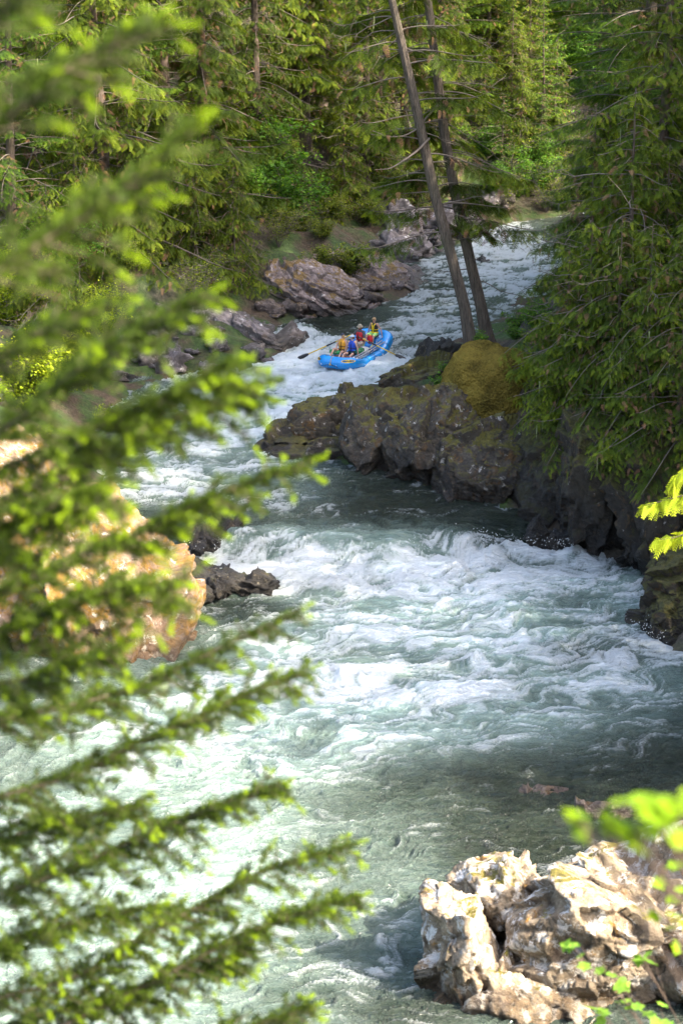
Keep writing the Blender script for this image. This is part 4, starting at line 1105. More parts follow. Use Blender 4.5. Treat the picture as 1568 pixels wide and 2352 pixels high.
LB = [(60, 'at the left edge of the forest slope'), (190, 'behind the yellow sunlit cedar'), (330, 'behind the large shore cedar'), (450, 'above the slate point'), (560, 'left of the maple bushes'), (650, 'behind the maple bushes'), (760, 'in the shadowed notch'), (870, 'behind the slab cedars'), (980, 'behind the left leaning trunk'), (9999, 'right of the leaning trunks')]
relabel('forest on the left slope', kind_, LB)
relabel('forest up the valley', kind_, [(980, 'up the valley left of the leaning trunks'), (1100, 'up the valley between the leaning trunks'), (1200, 'up the valley in the gap'), (1320, 'up the valley right of the gap'), (1450, 'up the valley behind the hemlocks'), (9999, 'on the far slope at the right edge')])
relabel('forest on the right slope', kind_, [(1450, 'behind the dark hemlock'), (1600, 'behind the right edge cedar'), (1900, 'on the slope just outside the right edge'), (2300, 'high on the right slope'), (9999, 'far out on the right slope')])
relabel('forest on the near right bank', kind_, [(9999, 'on the near right bank outside the view')])
relabel('undergrowth on the right bank', lambda o: 'low bush', [(1250, 'right of the moss mound'), (1350, 'over the middle of the cliff'), (1450, 'over the deepest cliff'), (1530, 'near the sunlit bough tips'), (9999, 'at the right edge above the cliff')])
relabel('undergrowth on the left bank', lambda o: 'low bush', [(100, 'at the left edge under the conifers'), (220, 'under the yellow sunlit cedar'), (330, 'under the large shore cedar'), (450, 'above the slate point'), (600, 'under the maple bushes'), (720, 'below the shadowed notch'), (850, 'above the tilted slab'), (9999, 'by the far shore rocks')])
relabel('bushes on the far slope', lambda o: 'green bush', [(1080, 'on the far slope left of the gap'), (1160, 'on the far slope in the gap'), (1240, 'on the far slope right of the gap'), (9999, 'on the far slope behind the hemlocks')])
relabel('bushes at the river bend', lambda o: 'leafy bush', [(1160, 'at the river bend beside the trunks'), (1230, 'at the river bend in the gap'), (9999, 'at the right of the river bend')])
relabel('bushes above the slab', lambda o: 'leafy bush', [(680, 'above the left end of the slab'), (800, 'above the middle of the slab'), (9999, 'above the right end of the slab')])
relabel('slate stones on the left shore', small('slate stone'), [(370, 'on the shore right of the dark shelf'), (420, 'in the middle of the left shore'), (480, 'at the foot of the slate point'), (9999, 'under the tip of the slate point')])
relabel('slate blocks below the slab', small('slate block'), [(680, 'at the left foot of the tilted slab'), (750, 'left of the middle of the slab foot'), (830, 'right of the middle of the slab foot'), (900, 'toward the right foot of the slab'), (9999, 'off the right tip of the slab')])
relabel('boulders on the far shore', small('dark boulder'), [(960, 'on the far shore left of the trunks'), (1030, 'on the far shore behind the left trunk'), (1090, 'on the far shore behind the right trunk'), (1150, 'on the far shore in the gap'), (9999, 'at the far end of the shore')])
# ------------------------------------------------------------------ raft, crew and oars
HEAD = R(-120)                                   # the bow points down the rapid, a little to the left
_bow = PW(769, 833.6, 0.35)
_hd = np.array([math.cos(HEAD), math.sin(HEAD), 0])
_lf = np.array([-math.sin(HEAD), math.cos(HEAD), 0])
RO = np.array([_bow[0], _bow[1], _bow[2] - 0.35]) - 1.9 * _hd        # raft middle at the water line
def Y3(x, y, z): return RO + _hd * x + _lf * y + np.array([0, 0, z])

def pbr(name, col, rough=0.5, spec=0.5, metal=0.0, coat=0.0, trans=None):
    N = NT(name); v = N.coords('Object')
    f = N.noise(v, 9, 4); N.l(N.ramp(f, [(0.3, tuple(c * 0.82 for c in col)), (0.7, tuple(min(1, c * 1.12) for c in col))]), N.b.inputs['Base Color'])
    N.b.inputs['Roughness'].default_value = rough; N.b.inputs['Metallic'].default_value = metal; N.b.inputs['Specular IOR Level'].default_value = spec; N.b.inputs['Coat Weight'].default_value = coat
    return N.m
MB_ = pbr('raft_blue', (0.008, 0.23, 0.60), 0.26, 0.6, coat=0.3)
M_DECK = pbr('raft_floor', (0.35, 0.12, 0.04), 0.6)
M_ALU = pbr('aluminium', (0.55, 0.56, 0.58), 0.35, 0.5, 0.8)
M_GREY = pbr('grey_rail', (0.30, 0.30, 0.31), 0.5)
M_WHITE = pbr('white_plastic', (0.72, 0.72, 0.68), 0.5)
M_BLACK = pbr('black_rubber', (0.018, 0.018, 0.02), 0.5)
M_YEL = pbr('yellow_oar', (0.62, 0.42, 0.02), 0.4)
M_DECAL = pbr('yellow_decal', (0.70, 0.45, 0.02), 0.5)
M_ROPE = pbr('tan_rope', (0.38, 0.30, 0.16), 0.9)
M_GREEN = pbr('green_drybag', (0.02, 0.26, 0.07), 0.4)
M_RED = pbr('red_fabric', (0.50, 0.012, 0.018), 0.6)
M_SKIN = pbr('skin', (0.50, 0.28, 0.20), 0.55); M_SKIN2 = pbr('tanned_skin', (0.40, 0.20, 0.13), 0.55)
M_GOLDV = pbr('orange_vest', (0.66, 0.30, 0.02), 0.7); M_BLUEV = pbr('blue_vest', (0.012, 0.06, 0.42), 0.7); M_YELV = pbr('yellow_vest', (0.72, 0.50, 0.01), 0.7)
M_CHAR = pbr('charcoal_shirt', (0.07, 0.072, 0.08), 0.9); M_KHAKI = pbr('khaki_shorts', (0.36, 0.29, 0.25), 0.9); M_LIME = pbr('lime_shorts', (0.36, 0.66, 0.20), 0.8)
M_TEAL = pbr('teal_shirt', (0.01, 0.22, 0.18), 0.8); M_BLK = pbr('black_cloth', (0.012, 0.012, 0.015), 0.9)
M_HATK = pbr('khaki_hat', (0.34, 0.28, 0.20), 0.9); M_NAVY = pbr('navy_cap', (0.03, 0.035, 0.06), 0.8); M_PALEC = pbr('pale_cap', (0.55, 0.60, 0.68), 0.8); M_SKYB = pbr('sky_blue_brim', (0.22, 0.42, 0.62), 0.8)
M_HAIRB = pbr('blond_hair', (0.36, 0.22, 0.10), 0.7); M_HAIRD = pbr('brown_hair', (0.12, 0.06, 0.03), 0.7)

raft = empty('raft', tuple(RO)); raft.rotation_euler = Euler((0, 0, HEAD)); raft.rotation_euler = (Matrix.Rotation(HEAD, 3, 'Z') @ Matrix.Rotation(R(5.5), 3, 'Y')).to_euler()
tag(raft, 'bright blue inflatable raft with aluminium frame running the rapid', 'raft')
HL, HW, CR, TR = 1.86, 0.73, 0.42, 0.275
def plan(s):
    """centre line of the tube, s in 0..1 anticlockwise from the middle of the bow"""
    a, b = HL - CR, HW - CR; per = 4 * a + 4 * b + 2 * math.pi * CR; d = (s % 1) * per
    for kind, L_, x0, y0, ang in (('l', b, HL, 0, 90), ('c', math.pi / 2 * CR, a, b, 0), ('l', 2 * a, a, HW, 180), ('c', math.pi / 2 * CR, -a, b, 90), ('l', 2 * b, -HL, b, 270),
                                  ('c', math.pi / 2 * CR, -a, -b, 180), ('l', 2 * a, -a, -HW, 0), ('c', math.pi / 2 * CR, a, -b, 270), ('l', b, HL, -b, 90)):
        if d <= L_ + 1e-9:
            if kind == 'l': return x0 + math.cos(R(ang)) * d, y0 + math.sin(R(ang)) * d
            t = R(ang) + d / CR; return x0 + CR * math.cos(t), y0 + CR * math.sin(t)
        d -= L_
    return HL, 0.0
def tube_pt(s):
    x, y = plan(s); k = 0.34 if x > 0 else 0.58
    return Vector((x, y, 0.20 + k * sstep(0.6, 1.9, abs(x))))
def surf(s, phi, off=0.0):
    """point on the tube skin; phi 0 outward, 90 up"""
    p = tube_pt(s); t = (tube_pt(s + 0.004) - tube_pt(s - 0.004)).normalized(); up = Vector((0, 0, 1)); out = t.cross(up).normalized(); u2 = out.cross(t).normalized()
    n = out * math.cos(phi) + u2 * math.sin(phi)
    return p + n * (TR + off), n, t
m = MB(); NS, NP = 120, 20; vs = []; fs = []
for i in range(NS):
    for j in range(NP): vs.append(surf(i / NS, 2 * math.pi * j / NP, 0.006 if i % 15 == 0 else 0)[0])
for i in range(NS):
    for j in range(NP): a, b = i * NP, ((i + 1) % NS) * NP; fs.append((a + j, b + j, b + (j + 1) % NP, a + (j + 1) % NP))
m.add(vs, fs); tube_o = m.build('tube', MB_, raft)
m = MB()
m.box((0, 0, 0.10), (3.2, 1.1, 0.07), bev=0.02); m.build('floor', MB_, raft)
m = MB().tube([(-1.25, -0.55, 0.42), (-1.25, 0.55, 0.42)], 0.20, 16); m.tube([(0.25, -0.5, 0.30), (0.25, 0.5, 0.30)], 0.17, 16); m.build('thwart', MB_, raft)
m = MB()       # stern deck tube under the boy
m.tube([(-1.62, -0.55, 0.62), (-1.62, 0.55, 0.62)], 0.27, 16); m.build('stern_tube', MB_, raft)
fr = MB(); Zf = 0.52
for y in (-0.70, 0.70): fr.tube([(1.30, y, Zf + 0.04), (0.6, y, Zf), (-1.15, y, Zf + 0.02)], 0.024, 8)
for x in (1.30, 0.62, -0.10, -0.55, -1.12): fr.tube([(x, -0.72, Zf + 0.01), (x, 0.72, Zf + 0.01)], 0.022, 8)
for y in (-0.3, 0.3): fr.tube([(-1.12, y, Zf), (-1.35, y, Zf + 0.10), (-1.55, y, Zf + 0.48)], 0.018, 8)
fr.build('frame', M_ALU, raft)
MB().box((0.95, 0, Zf - 0.03), (0.62, 1.25, 0.035), bev=0.01).build('mat', M_DECK, raft)
MB().box((-0.12, 0.1, Zf + 0.04), (0.42, 0.80, 0.30), bev=0.035).build('cooler', M_WHITE, raft)
MB().box((-1.32, 0.12, Zf + 0.40), (0.36, 0.55, 0.05), bev=0.02).build('stern_seat', M_BLACK, raft)
for y, x in ((-0.78, 0.80), (0.78, 0.12)):
    k = MB().tube([(x, y, Zf), (x, y, Zf + 0.20)], 0.016, 8); k.tube([(x, y - 0.04, Zf + 0.20), (x, y, Zf + 0.24), (x, y + 0.04, Zf + 0.20)], 0.012, 6); k.build('oar_lock', M_BLACK, raft)
rp = MB()      # grab lines and the bow rope
for s0, s1, ph in ((0.17, 0.42, 0.15), (0.58, 0.83, 0.15)):
    pts = [surf(s0 + (s1 - s0) * i / 40, ph + 0.28 * abs(math.sin(math.pi * i / 8)), 0.012)[0] for i in range(41)]; rp.tube(pts, 0.009, 5)
for s0 in (0.20, 0.26, 0.32, 0.38, 0.62, 0.70, 0.78): rp.tube([surf(s0, R(a), 0.008)[0] for a in (95, 60, 30, 5)], 0.011, 5)
pts = [surf(0.99, R(a), 0.012)[0] for a in (0, -25)]; rp.tube([surf(0.955, R(-30), .012)[0], surf(0.975, R(-8), .012)[0], surf(0.995, R(-2), .012)[0], surf(0.015, R(-12), .012)[0], surf(0.03, R(-25), .012)[0]], 0.014, 5)
rp.build('grab_line', M_BLACK, raft)
rp = MB().tube([surf(0.993, R(a), 0.014)[0] for a in (110, 85, 60, 35, 10, -5)], 0.016, 6); rp.ball(surf(0.993, R(2), 0.03)[0], (0.05, 0.05, 0.06)); rp.build('bow_rope', M_ROPE, raft)
def decal(s, phi, w, h, text):
    vs = []; n = 20; c, nn, tt = surf(s, phi, 0.004); ring = []
    for i in range(n):
        a = 2 * math.pi * i / n; ring.append(surf(s + w / 7.0 * math.cos(a), phi + h / TR * math.sin(a), 0.005)[0])
    ring.append(c + nn * 0.002)
    b = MB(); b.add(ring, [(i, (i + 1) % n, n) for i in range(n)]); d = b.build('decal', M_DECAL, raft)
    cu = bpy.data.curves.new('lettering', 'FONT'); cu.body = text; cu.size = h * 1.25; cu.extrude = 0.001; cu.align_x = 'CENTER'; cu.align_y = 'CENTER'; cu.offset = 0.004
    to = bpy.data.objects.new('tmp', cu); COL.objects.link(to); bpy.context.view_layer.update()
    me = bpy.data.meshes.new_from_object(to.evaluated_get(bpy.context.evaluated_depsgraph_get())); bpy.data.objects.remove(to)
    for v in me.vertices:   # bend the lettering round the tube
        q, n_, _ = surf(s + v.co.x / 7.0, phi + v.co.y / TR, 0.009 + v.co.z); v.co = q
    me.materials.clear(); me.materials.append(M_BLACK); me.name = 'lettering'; link('lettering', me, d)
decal(0.062, R(38), 0.15, 0.072, 'GARY')
decal(0.932, R(30), 0.10, 0.072, 'GARY')
# load
g = tag(empty('dry_bag', tuple(Y3(1.0, -0.52, 0.62)), HEAD), 'green dry bag lying on the raft floor beside the left woman', 'bag')
MB().tube([(-0.05, -0.25, 0), (0, 0.0, 0.0), (0, 0.28, 0)], [0.09, 0.11, 0.08], 12).build('bag', M_GREEN, g); MB().tube([(0, 0.28, 0), (0, 0.34, 0)], [0.08, 0.02], 10).build('roll_top', M_BLACK, g)
g = tag(empty('dry_bag', tuple(Y3(0.55, 0.42, 0.70)), HEAD), 'green gear bag strapped behind the woman in the blue vest', 'bag')
MB().box((0, 0, 0), (0.45, 0.40, 0.20), bev=0.06).build('bag', M_GREEN, g); k = MB(); [k.box((x, 0, 0.0), (0.03, 0.42, 0.215), bev=0.004) for x in (-0.1, 0.1)]; k.build('strap', M_BLACK, g)
g = tag(empty('throw_bag', tuple(Y3(-0.48, 0.40, 1.02)), HEAD), 'red rescue bag slung behind the rower', 'bag')
MB().ball((0, 0, 0), (0.12, 0.13, 0.21)).build('bag', M_RED, g); MB().ball((0.0, 0.0, 0.19), (0.05, 0.06, 0.04)).build('opening', M_YEL, g)
for i, (y, dz, lb) in enumerate(((0.66, 0.0, 'inner one of two spare grey oars strapped along the raft rail'), (0.80, -0.03, 'outer one of two spare grey oars strapped along the raft rail'))):
    g = tag(empty('spare_oar', tuple(Y3(0, 0, 0)), HEAD), lb, 'oar', 'spare oars on the raft')
    MB().tube([(1.38, y, 0.56 + dz), (0.2, y, 0.70 + dz), (-1.75, y, 0.96 + dz)], 0.030, 10).build('shaft', M_GREY, g)
    MB().tube([(1.46, y, 0.55 + dz), (1.36, y, 0.562 + dz)], 0.042, 12).build('end_cap', M_WHITE, g)
def oar(hand, lock, tip, label):
    h, l_, t = [Vector(Y3(*q)) for q in (hand, lock, tip)]; d = (t - h).normalized(); g = tag(empty('oar', tuple(h)), label, 'oar', None)
    L_ = (t - h).length; o = h; f = lambda a: d * a
    MB().tube([f(-0.22), f(0.06)], 0.022, 8).build('handle', M_BLACK, g)
    MB().tube([f(0.06), f(0.30)], 0.026, 10).build('shaft', M_YEL, g)
    dl = (l_ - h).length
    MB().tube([f(0.30), f(max(0.32, dl - 0.16))], 0.028, 10).build('shaft', M_WHITE if hand[1] > 0.3 else M_YEL, g)
    MB().tube([f(max(0.32, dl - 0.18)), f(dl + 0.26)], 0.033, 10).build('sleeve', M_BLACK, g)
    MB().tube([f(dl + 0.26), f(L_ - 0.52)], 0.026, 10).build('shaft', M_YEL, g)
    bl = MB(); n = d.cross(Vector((0, 0, 1))).normalized(); sd2 = d.cross(n); sd2, n = (sd2 + n * 0.35).normalized(), (n - sd2 * 0.35).normalized(); pts = [(L_ - 0.54, 0.024), (L_ - 0.44, 0.07), (L_ - 0.25, 0.095), (L_ - 0.06, 0.085), (L_, 0.05)]; vs = []
    for a, w_ in pts: vs += [f(a) + sd2 * w_ + n * 0.006, f(a) + n * 0.016, f(a) - sd2 * w_ + n * 0.006, f(a) - sd2 * w_ - n * 0.006, f(a) - n * 0.016, f(a) + sd2 * w_ - n * 0.006]
    bl.add(vs, [(i * 6 + j, i * 6 + (j + 1) % 6, (i + 1) * 6 + (j + 1) % 6, (i + 1) * 6 + j) for i in range(4) for j in range(6)] + [(0, 1, 2, 3, 4, 5), tuple(range(24, 30))[::-1]])
    bl.build('blade', M_BLACK, g)
HS, LS = (0.43, 0.02, 1.36), (0.80, -0.76, 0.87); HP, LP_ = (0.26, 0.40, 1.20), (0.10, 0.76, 0.96)
oar(HS, LS, (1.40, -2.18, 0.22), 'yellow oar with black blade reaching out left of the raft')
oar(HP, LP_, (-0.50, 2.20, 0.28), 'yellow and white oar with black blade reaching out right of the raft')

# ---- people: one continuous skin from overlapping volumes, then clothes over it
def cap(a, b, ra, rb, n=8):
    a, b = np.array(a, float), np.array(b, float); return [(a + (b - a) * i / (n - 1), ra + (rb - ra) * i / (n - 1)) for i in range(n)]
def skin_mesh(name, balls, voxel, mat, ell=()):
    m = MB()
    for c, r in balls: m.ball(c, (r, r, r), u=10, v=7)
    for c, d, M in ell: m.ball(c, d, M, u=14, v=10)
    me = bpy.data.meshes.new('tmp'); me.from_pydata(m.v, [], m.f); o = bpy.data.objects.new('tmp', me); COL.objects.link(o)
    md = o.modifiers.new('r', 'REMESH'); md.mode = 'VOXEL'; md.voxel_size = voxel; md2 = o.modifiers.new('s', 'SMOOTH'); md2.iterations = 3
    bpy.context.view_layer.update(); r = bpy.data.meshes.new_from_object(o.evaluated_get(bpy.context.evaluated_depsgraph_get())); bpy.data.objects.remove(o)
    r.name = name; r.materials.clear(); r.materials.append(mat)
    r.polygons.foreach_set('use_smooth', [True] * len(r.polygons)); return r
def frame_to(t, up=(0, 0, 1)):
    t = Vector(t).normalized(); s = Vector(up).cross(t).normalized(); return Matrix((t, s, t.cross(s))).transposed()
def person(label, hip, neck, look, knees, feet, elbows, hands, skin, size=1.0, grip=False, extra=None):
    """all positions in the raft's yaw frame; knees/feet/elbows/hands are (right, left)"""
    o = np.array(hip, float); A = lambda p: np.array(p, float) - o
    hipc = np.zeros(3); nk = A(neck); spine = nk - hipc; side = np.array([0, 1.0, 0]); k = size
    B = []
    B += cap(hipc + side * 0.07 * k, hipc - side * 0.07 * k, 0.115 * k, 0.115 * k, 4) + cap(hipc, spine * 0.45, 0.115 * k, 0.105 * k) + cap(spine * 0.45, spine * 0.85, 0.108 * k, 0.10 * k)
    B += cap(spine * 0.70 + side * 0.07 * k, spine * 0.70 - side * 0.07 * k, 0.105 * k, 0.105 * k, 4)
    sh = [spine * 0.90 + side * s * 0.165 * k for s in (-1, 1)]
    B += cap(sh[0], sh[1], 0.062 * k, 0.062 * k, 6) + cap(spine * 0.95, nk + spine / np.linalg.norm(spine) * 0.06, 0.055 * k, 0.050 * k, 4)
    for i in (0, 1):
        hp_ = hipc + side * (-1, 1)[i] * 0.09 * k
        B += cap(hp_, A(knees[i]), 0.088 * k, 0.058 * k, 12) + cap(A(knees[i]), A(knees[i]) * 0.5 + A(feet[i]) * 0.5, 0.056 * k, 0.052 * k, 6) + cap(A(knees[i]) * 0.5 + A(feet[i]) * 0.5, A(feet[i]), 0.050 * k, 0.036 * k, 6)
        fd = A(feet[i]) + np.array([0.17, 0, -0.03]) * k; B += cap(A(feet[i]) + [0, 0, -0.03], fd, 0.04 * k, 0.028 * k, 6)
        B += cap(sh[i], A(elbows[i]), 0.054 * k, 0.040 * k, 9) + cap(A(elbows[i]), A(hands[i]), 0.040 * k, 0.027 * k, 9)
    hd = nk + spine / np.linalg.norm(spine) * 0.155 * k; Mh = frame_to(look)
    E = [(hd, (0.092 * k, 0.074 * k, 0.108 * k), Mh), (hd + np.array(Mh @ Vector((0.028, 0, -0.055))), (0.060 * k, 0.052 * k, 0.058 * k), Mh), (hd + np.array(Mh @ Vector((0.098, 0, -0.012))) * k, (0.018, 0.011, 0.020), Mh)]
    for s in (-1, 1): E.append((hd + np.array(Mh @ Vector((-0.005, s * 0.074, -0.01))) * k, (0.02, 0.010, 0.03), Mh))
    for i in (0, 1):
        d = A(hands[i]) - A(elbows[i]); d /= np.linalg.norm(d); Mp = frame_to(d); E.append((A(hands[i]) + d * 0.045, (0.052, 0.036, 0.018), Mp))
    me = skin_mesh('body', B, 0.0135, skin, E)
    # fingers: five separate bent chains on each palm
    fm = MB()
    for i in (0, 1):
        d = A(hands[i]) - A(elbows[i]); d /= np.linalg.norm(d); Mp = frame_to(d); w0 = A(hands[i])
        for j, (oy, ln) in enumerate(((-0.027, 0.070), (-0.009, 0.080), (0.009, 0.076), (0.027, 0.060))):
            cl = (0.9 if grip else 0.30); q = [Vector((0.080, oy, 0))]
            for a, l3 in ((cl * 0.6, 0.42), (cl * 1.7, 0.33), (cl * 2.6, 0.25)): q.append(q[-1] + Vector((math.cos(a), 0, -math.sin(a))) * ln * l3)
            fm.tube([Vector(w0) + Mp @ p for p in q], [0.0095, 0.009, 0.0085, 0.007], 7)
        s = 1 if i == 0 else -1; q = [Vector((0.03, s * 0.030, 0)), Vector((0.055, s * 0.055, -0.012)), Vector((0.080, s * 0.058, -0.03 if grip else -0.015))]; fm.tube([Vector(w0) + Mp @ p for p in q], [0.012, 0.0105, 0.008], 7)
    bm = bmesh.new(); bm.from_mesh(me); t2 = bpy.data.meshes.new('t'); t2.from_pydata(fm.v, [], fm.f); bm.from_mesh(t2); bm.to_mesh(me); bm.free(); me.polygons.foreach_set('use_smooth', [True] * len(me.polygons))
    root = empty('person', tuple(Y3(*hip)), HEAD); tag(root, label, 'person')
    link('body', me, root)
    ctx = dict(root=root, o=o, A=A, spine=spine, sh=sh, hd=hd, Mh=Mh, k=k, knees=[A(q) for q in knees], feet=[A(q) for q in feet], elbows=[A(q) for q in elbows], hands=[A(q) for q in hands], side=side)
    hv = lambda *v: np.array(Mh @ Vector(v)) * k + hd
    e = MB(); [e.ball(hv(0.083, s * 0.030, 0.012), (0.012, 0.014, 0.008), Mh, 8, 6) for s in (-1, 1)]; e.build('eyes', M_BLACK, root)
    MB().ball(hv(0.083, 0, -0.062), (0.010, 0.024, 0.007), Mh, 8, 6).build('mouth', M_RED, root)
    ctx['hv'] = hv; return ctx
def vest(c, mat, trim, zipmat=None, thick=0.035, low=0.12, collar=True):
    sp, k, side = c['spine'], c['k'], c['side']
    B = cap(sp * low, sp * 0.50, 0.118 * k + thick * .6, 0.115 * k + thick) + cap(sp * 0.50, sp * 0.82, 0.112 * k + thick, 0.098 * k + thick * .8)
    for s in (-1, 1): B += cap(sp * low + side * s * 0.06 * k, sp * 0.72 + side * s * 0.065 * k, 0.10 * k + thick * .7, 0.10 * k + thick * .8); B += cap(sp * 0.78 + side * s * 0.09 * k, sp * 1.0 + side * s * 0.085 * k, 0.07 * k, 0.045 * k, 5)
    link('vest', skin_mesh('vest', B, 0.016, mat), c['root'])
    t = MB(); u = sp / np.linalg.norm(sp); fwd = np.cross(side, u)
    for f, r in ((low + 0.04, 0.118 * k + thick * .62), (0.42, 0.115 * k + thick)):       # waist belts
        t.tube([sp * f + fwd * (r + 0.006) * math.cos(a) * 1.0 + side * (r + 0.066 * k) * math.sin(a) for a in np.linspace(0, 2 * math.pi, 25)], 0.013, 5, caps=False)
    t.tube([sp * f + fwd * (0.120 * k + thick + 0.004) for f in (low, 0.45, 0.80)], 0.014, 6)
    t.build('belt', trim, c['root'])
def legs_cloth(name, c, mat, f=0.45, r=0.10):
    B = cap(c['side'] * 0.07, c['side'] * -0.07, 0.128 * c['k'], 0.128 * c['k'], 4)
    for i in (0, 1): hp_ = c['side'] * (-1, 1)[i] * 0.09 * c['k']; B += cap(hp_, hp_ * (1 - f) + c['knees'][i] * f, r * c['k'], (r - 0.010) * c['k'], 8)
    link(name, skin_mesh(name, B, 0.016, mat), c['root'])
def capm(c, mat, brim, bucket=False):
    hv, Mh, k = c['hv'], c['Mh'], c['k']; m = MB(); vs, fs = [], []; n = 20
    for q, (z, r) in enumerate(((0.035, 1.0), (0.075, 0.98), (0.105, 0.80), (0.122, 0.45), (0.128, 0.05))):
        for j in range(n): a = 2 * math.pi * j / n; vs.append(hv(0.100 * r * math.cos(a), 0.084 * r * math.sin(a), z))
    fs = [(q * n + j, q * n + (j + 1) % n, (q + 1) * n + (j + 1) % n, (q + 1) * n + j) for q in range(4) for j in range(n)]
    m.add(vs, fs); h = m.build('hat', mat, c['root'])
    b = MB(); vs = []; 
    for j in range(n):
        a = 2 * math.pi * j / n; w_ = 0.055 if bucket else (0.075 * max(0, math.cos(a)) ** 0.5 if math.cos(a) > 0 else 0.0)
        for rr, zz in ((0.0, 0.036), (w_, 0.020 if bucket else 0.030)): vs.append(hv((0.100 + rr) * math.cos(a), (0.084 + rr * (1 if bucket else 0.3)) * math.sin(a), zz)); vs.append(hv((0.100 + rr) * math.cos(a), (0.084 + rr * (1 if bucket else 0.3)) * math.sin(a), zz - 0.006))
    fs = [];
    for j in range(n):
        a, q = j * 4, ((j + 1) % n) * 4; fs += [(a, a + 2, q + 2, q), (a + 1, q + 1, q + 3, a + 3), (a + 2, a + 3, q + 3, q + 2)]
    b.add(vs, fs); b.build('brim', brim, h)
def hair(c, mat, tail=False, full=False):
    hv, Mh, k = c['hv'], c['Mh'], c['k']; hd = c['hd']
    E = [(hv(-0.025, 0, 0.020), (0.088 * k, 0.080 * k, 0.098 * k), Mh)]
    if full: E += [(hv(0.0, 0, 0.055), (0.104 * k, 0.086 * k, 0.072 * k), Mh), (hv(0.075, 0.01, 0.078), (0.035, 0.06, 0.024), Mh)]
    Bt = cap(hv(-0.10, 0, 0.01), hv(-0.17, 0.02, -0.09), 0.032, 0.016, 6) if tail else []
    link('hair', skin_mesh('hair', Bt, 0.012, mat, E), c['root'])

# woman in the orange vest
c = person('woman in an orange vest and dark cap, sitting left at the raft bow', (0.80, -0.26, 0.66), (0.76, -0.27, 1.17), (-0.35, -0.95, 0.0),
           ((1.20, -0.46, 0.80), (1.20, -0.10, 0.66)), ((1.50, -0.50, 0.48), (1.45, -0.12, 0.38)), ((0.86, -0.52, 0.88), (0.86, 0.02, 0.84)), ((1.02, -0.46, 0.72), (1.0, 0.02, 0.64)), M_SKIN, 0.95)
vest(c, M_GOLDV, M_BLK); legs_cloth('shorts', c, M_BLK, 0.35); capm(c, M_NAVY, M_NAVY); hair(c, M_HAIRB, True)
# woman in the blue vest
c = person('woman in a blue vest and pale cap, sitting right at the raft bow', (0.98, 0.36, 0.68), (0.98, 0.34, 1.20), (0.15, -1.0, 0.08),
           ((1.40, 0.16, 0.66), (1.42, 0.52, 0.64)), ((1.56, 0.12, 0.34), (1.62, 0.50, 0.34)), ((1.06, 0.08, 0.90), (1.00, 0.62, 0.90)), ((1.08, 0.02, 0.66), (1.04, 0.66, 0.63)), M_SKIN, 0.97)
vest(c, M_BLUEV, M_BLK); legs_cloth('shorts', c, M_BLK, 0.42); capm(c, M_PALEC, M_SKYB); hair(c, M_HAIRD, True)
link('shirt', skin_mesh('shirt', cap(c['spine'] * 0.0, c['spine'] * 0.20, 0.135, 0.135, 4) + cap(c['side'] * 0.08, c['side'] * -0.08, 0.128, 0.128, 4), 0.016, M_TEAL), c['root']).location = (0, 0, 0.04)
# rower
c = person('bearded rower in khaki bucket hat, grey shirt and red vest, pulling both oars', (0.0, 0.18, 0.94), (-0.02, 0.16, 1.47), (0.95, 0.12, -0.12),
           ((0.42, 0.04, 0.96), (0.42, 0.38, 0.94)), ((0.48, 0.02, 0.52), (0.50, 0.42, 0.50)), ((0.16, -0.16, 1.18), (0.08, 0.46, 1.14)), ((0.38, 0.00, 1.34), (0.22, 0.38, 1.19)), M_SKIN2, 1.04, grip=True)
B = cap(c['spine'] * 0.05, c['spine'] * 0.9, 0.128, 0.125) + cap(c['sh'][0], c['sh'][1], 0.082, 0.082, 6)
for i in (0, 1): B += cap(c['sh'][i], c['sh'][i] * 0.25 + c['elbows'][i] * 0.75, 0.075, 0.062)
link('shirt', skin_mesh('shirt', B, 0.016, M_CHAR), c['root'])
vest(c, M_RED, M_BLK); legs_cloth('shorts', c, M_KHAKI, 0.95, 0.112); capm(c, M_HATK, M_HATK, True)
k = MB(); [k.ball(c['hv'](0.090, s * 0.032, 0.010), (0.012, 0.024, 0.016), c['Mh']) for s in (-1, 1)]; k.tube([c['hv'](0.02, -0.080, 0.014), c['hv'](0.088, -0.05, 0.014), c['hv'](0.095, 0, 0.016), c['hv'](0.088, 0.05, 0.014), c['hv'](0.02, 0.080, 0.014)], 0.005, 5); k.build('sunglasses', M_BLACK, c['root'])
link('beard', skin_mesh('beard', [], 0.01, M_HAIRD, [(c['hv'](0.038, 0, -0.078), (0.062, 0.058, 0.045), c['Mh'])]), c['root'])
# boy
c = person('boy in a black and yellow vest and lime shorts, perched on the raft stern', (-1.20, 0.24, 1.14), (-1.20, 0.22, 1.62), (0.9, 0.0, -0.30),
           ((-0.80, 0.06, 1.12), (-0.80, 0.40, 1.10)), ((-0.62, 0.02, 0.72), (-0.70, 0.40, 0.70)), ((-1.24, -0.06, 1.34), (-1.25, 0.53, 1.34)), ((-1.26, -0.13, 1.08), (-1.28, 0.58, 1.06)), M_SKIN, 0.92)
vest(c, M_BLK, M_YELV); legs_cloth('shorts', c, M_LIME, 0.75, 0.105); hair(c, M_HAIRB, full=True)
sp = c['spine']; fw = np.array([1.0, 0, 0]); k = MB()
for s in (-1, 1): k.tube([sp * 0.35 + fw * 0.148 + c['side'] * s * 0.03, sp * 0.75 + fw * 0.135 + c['side'] * s * 0.045, sp * 0.98 + fw * 0.055 + c['side'] * s * 0.075], 0.022, 6, flat=1.0)
for f in (0.16,): k.tube([sp * f + fw * 0.150 * math.cos(a) + c['side'] * 0.20 * math.sin(a) for a in np.linspace(-1.4, 1.4, 15)], 0.030, 6)
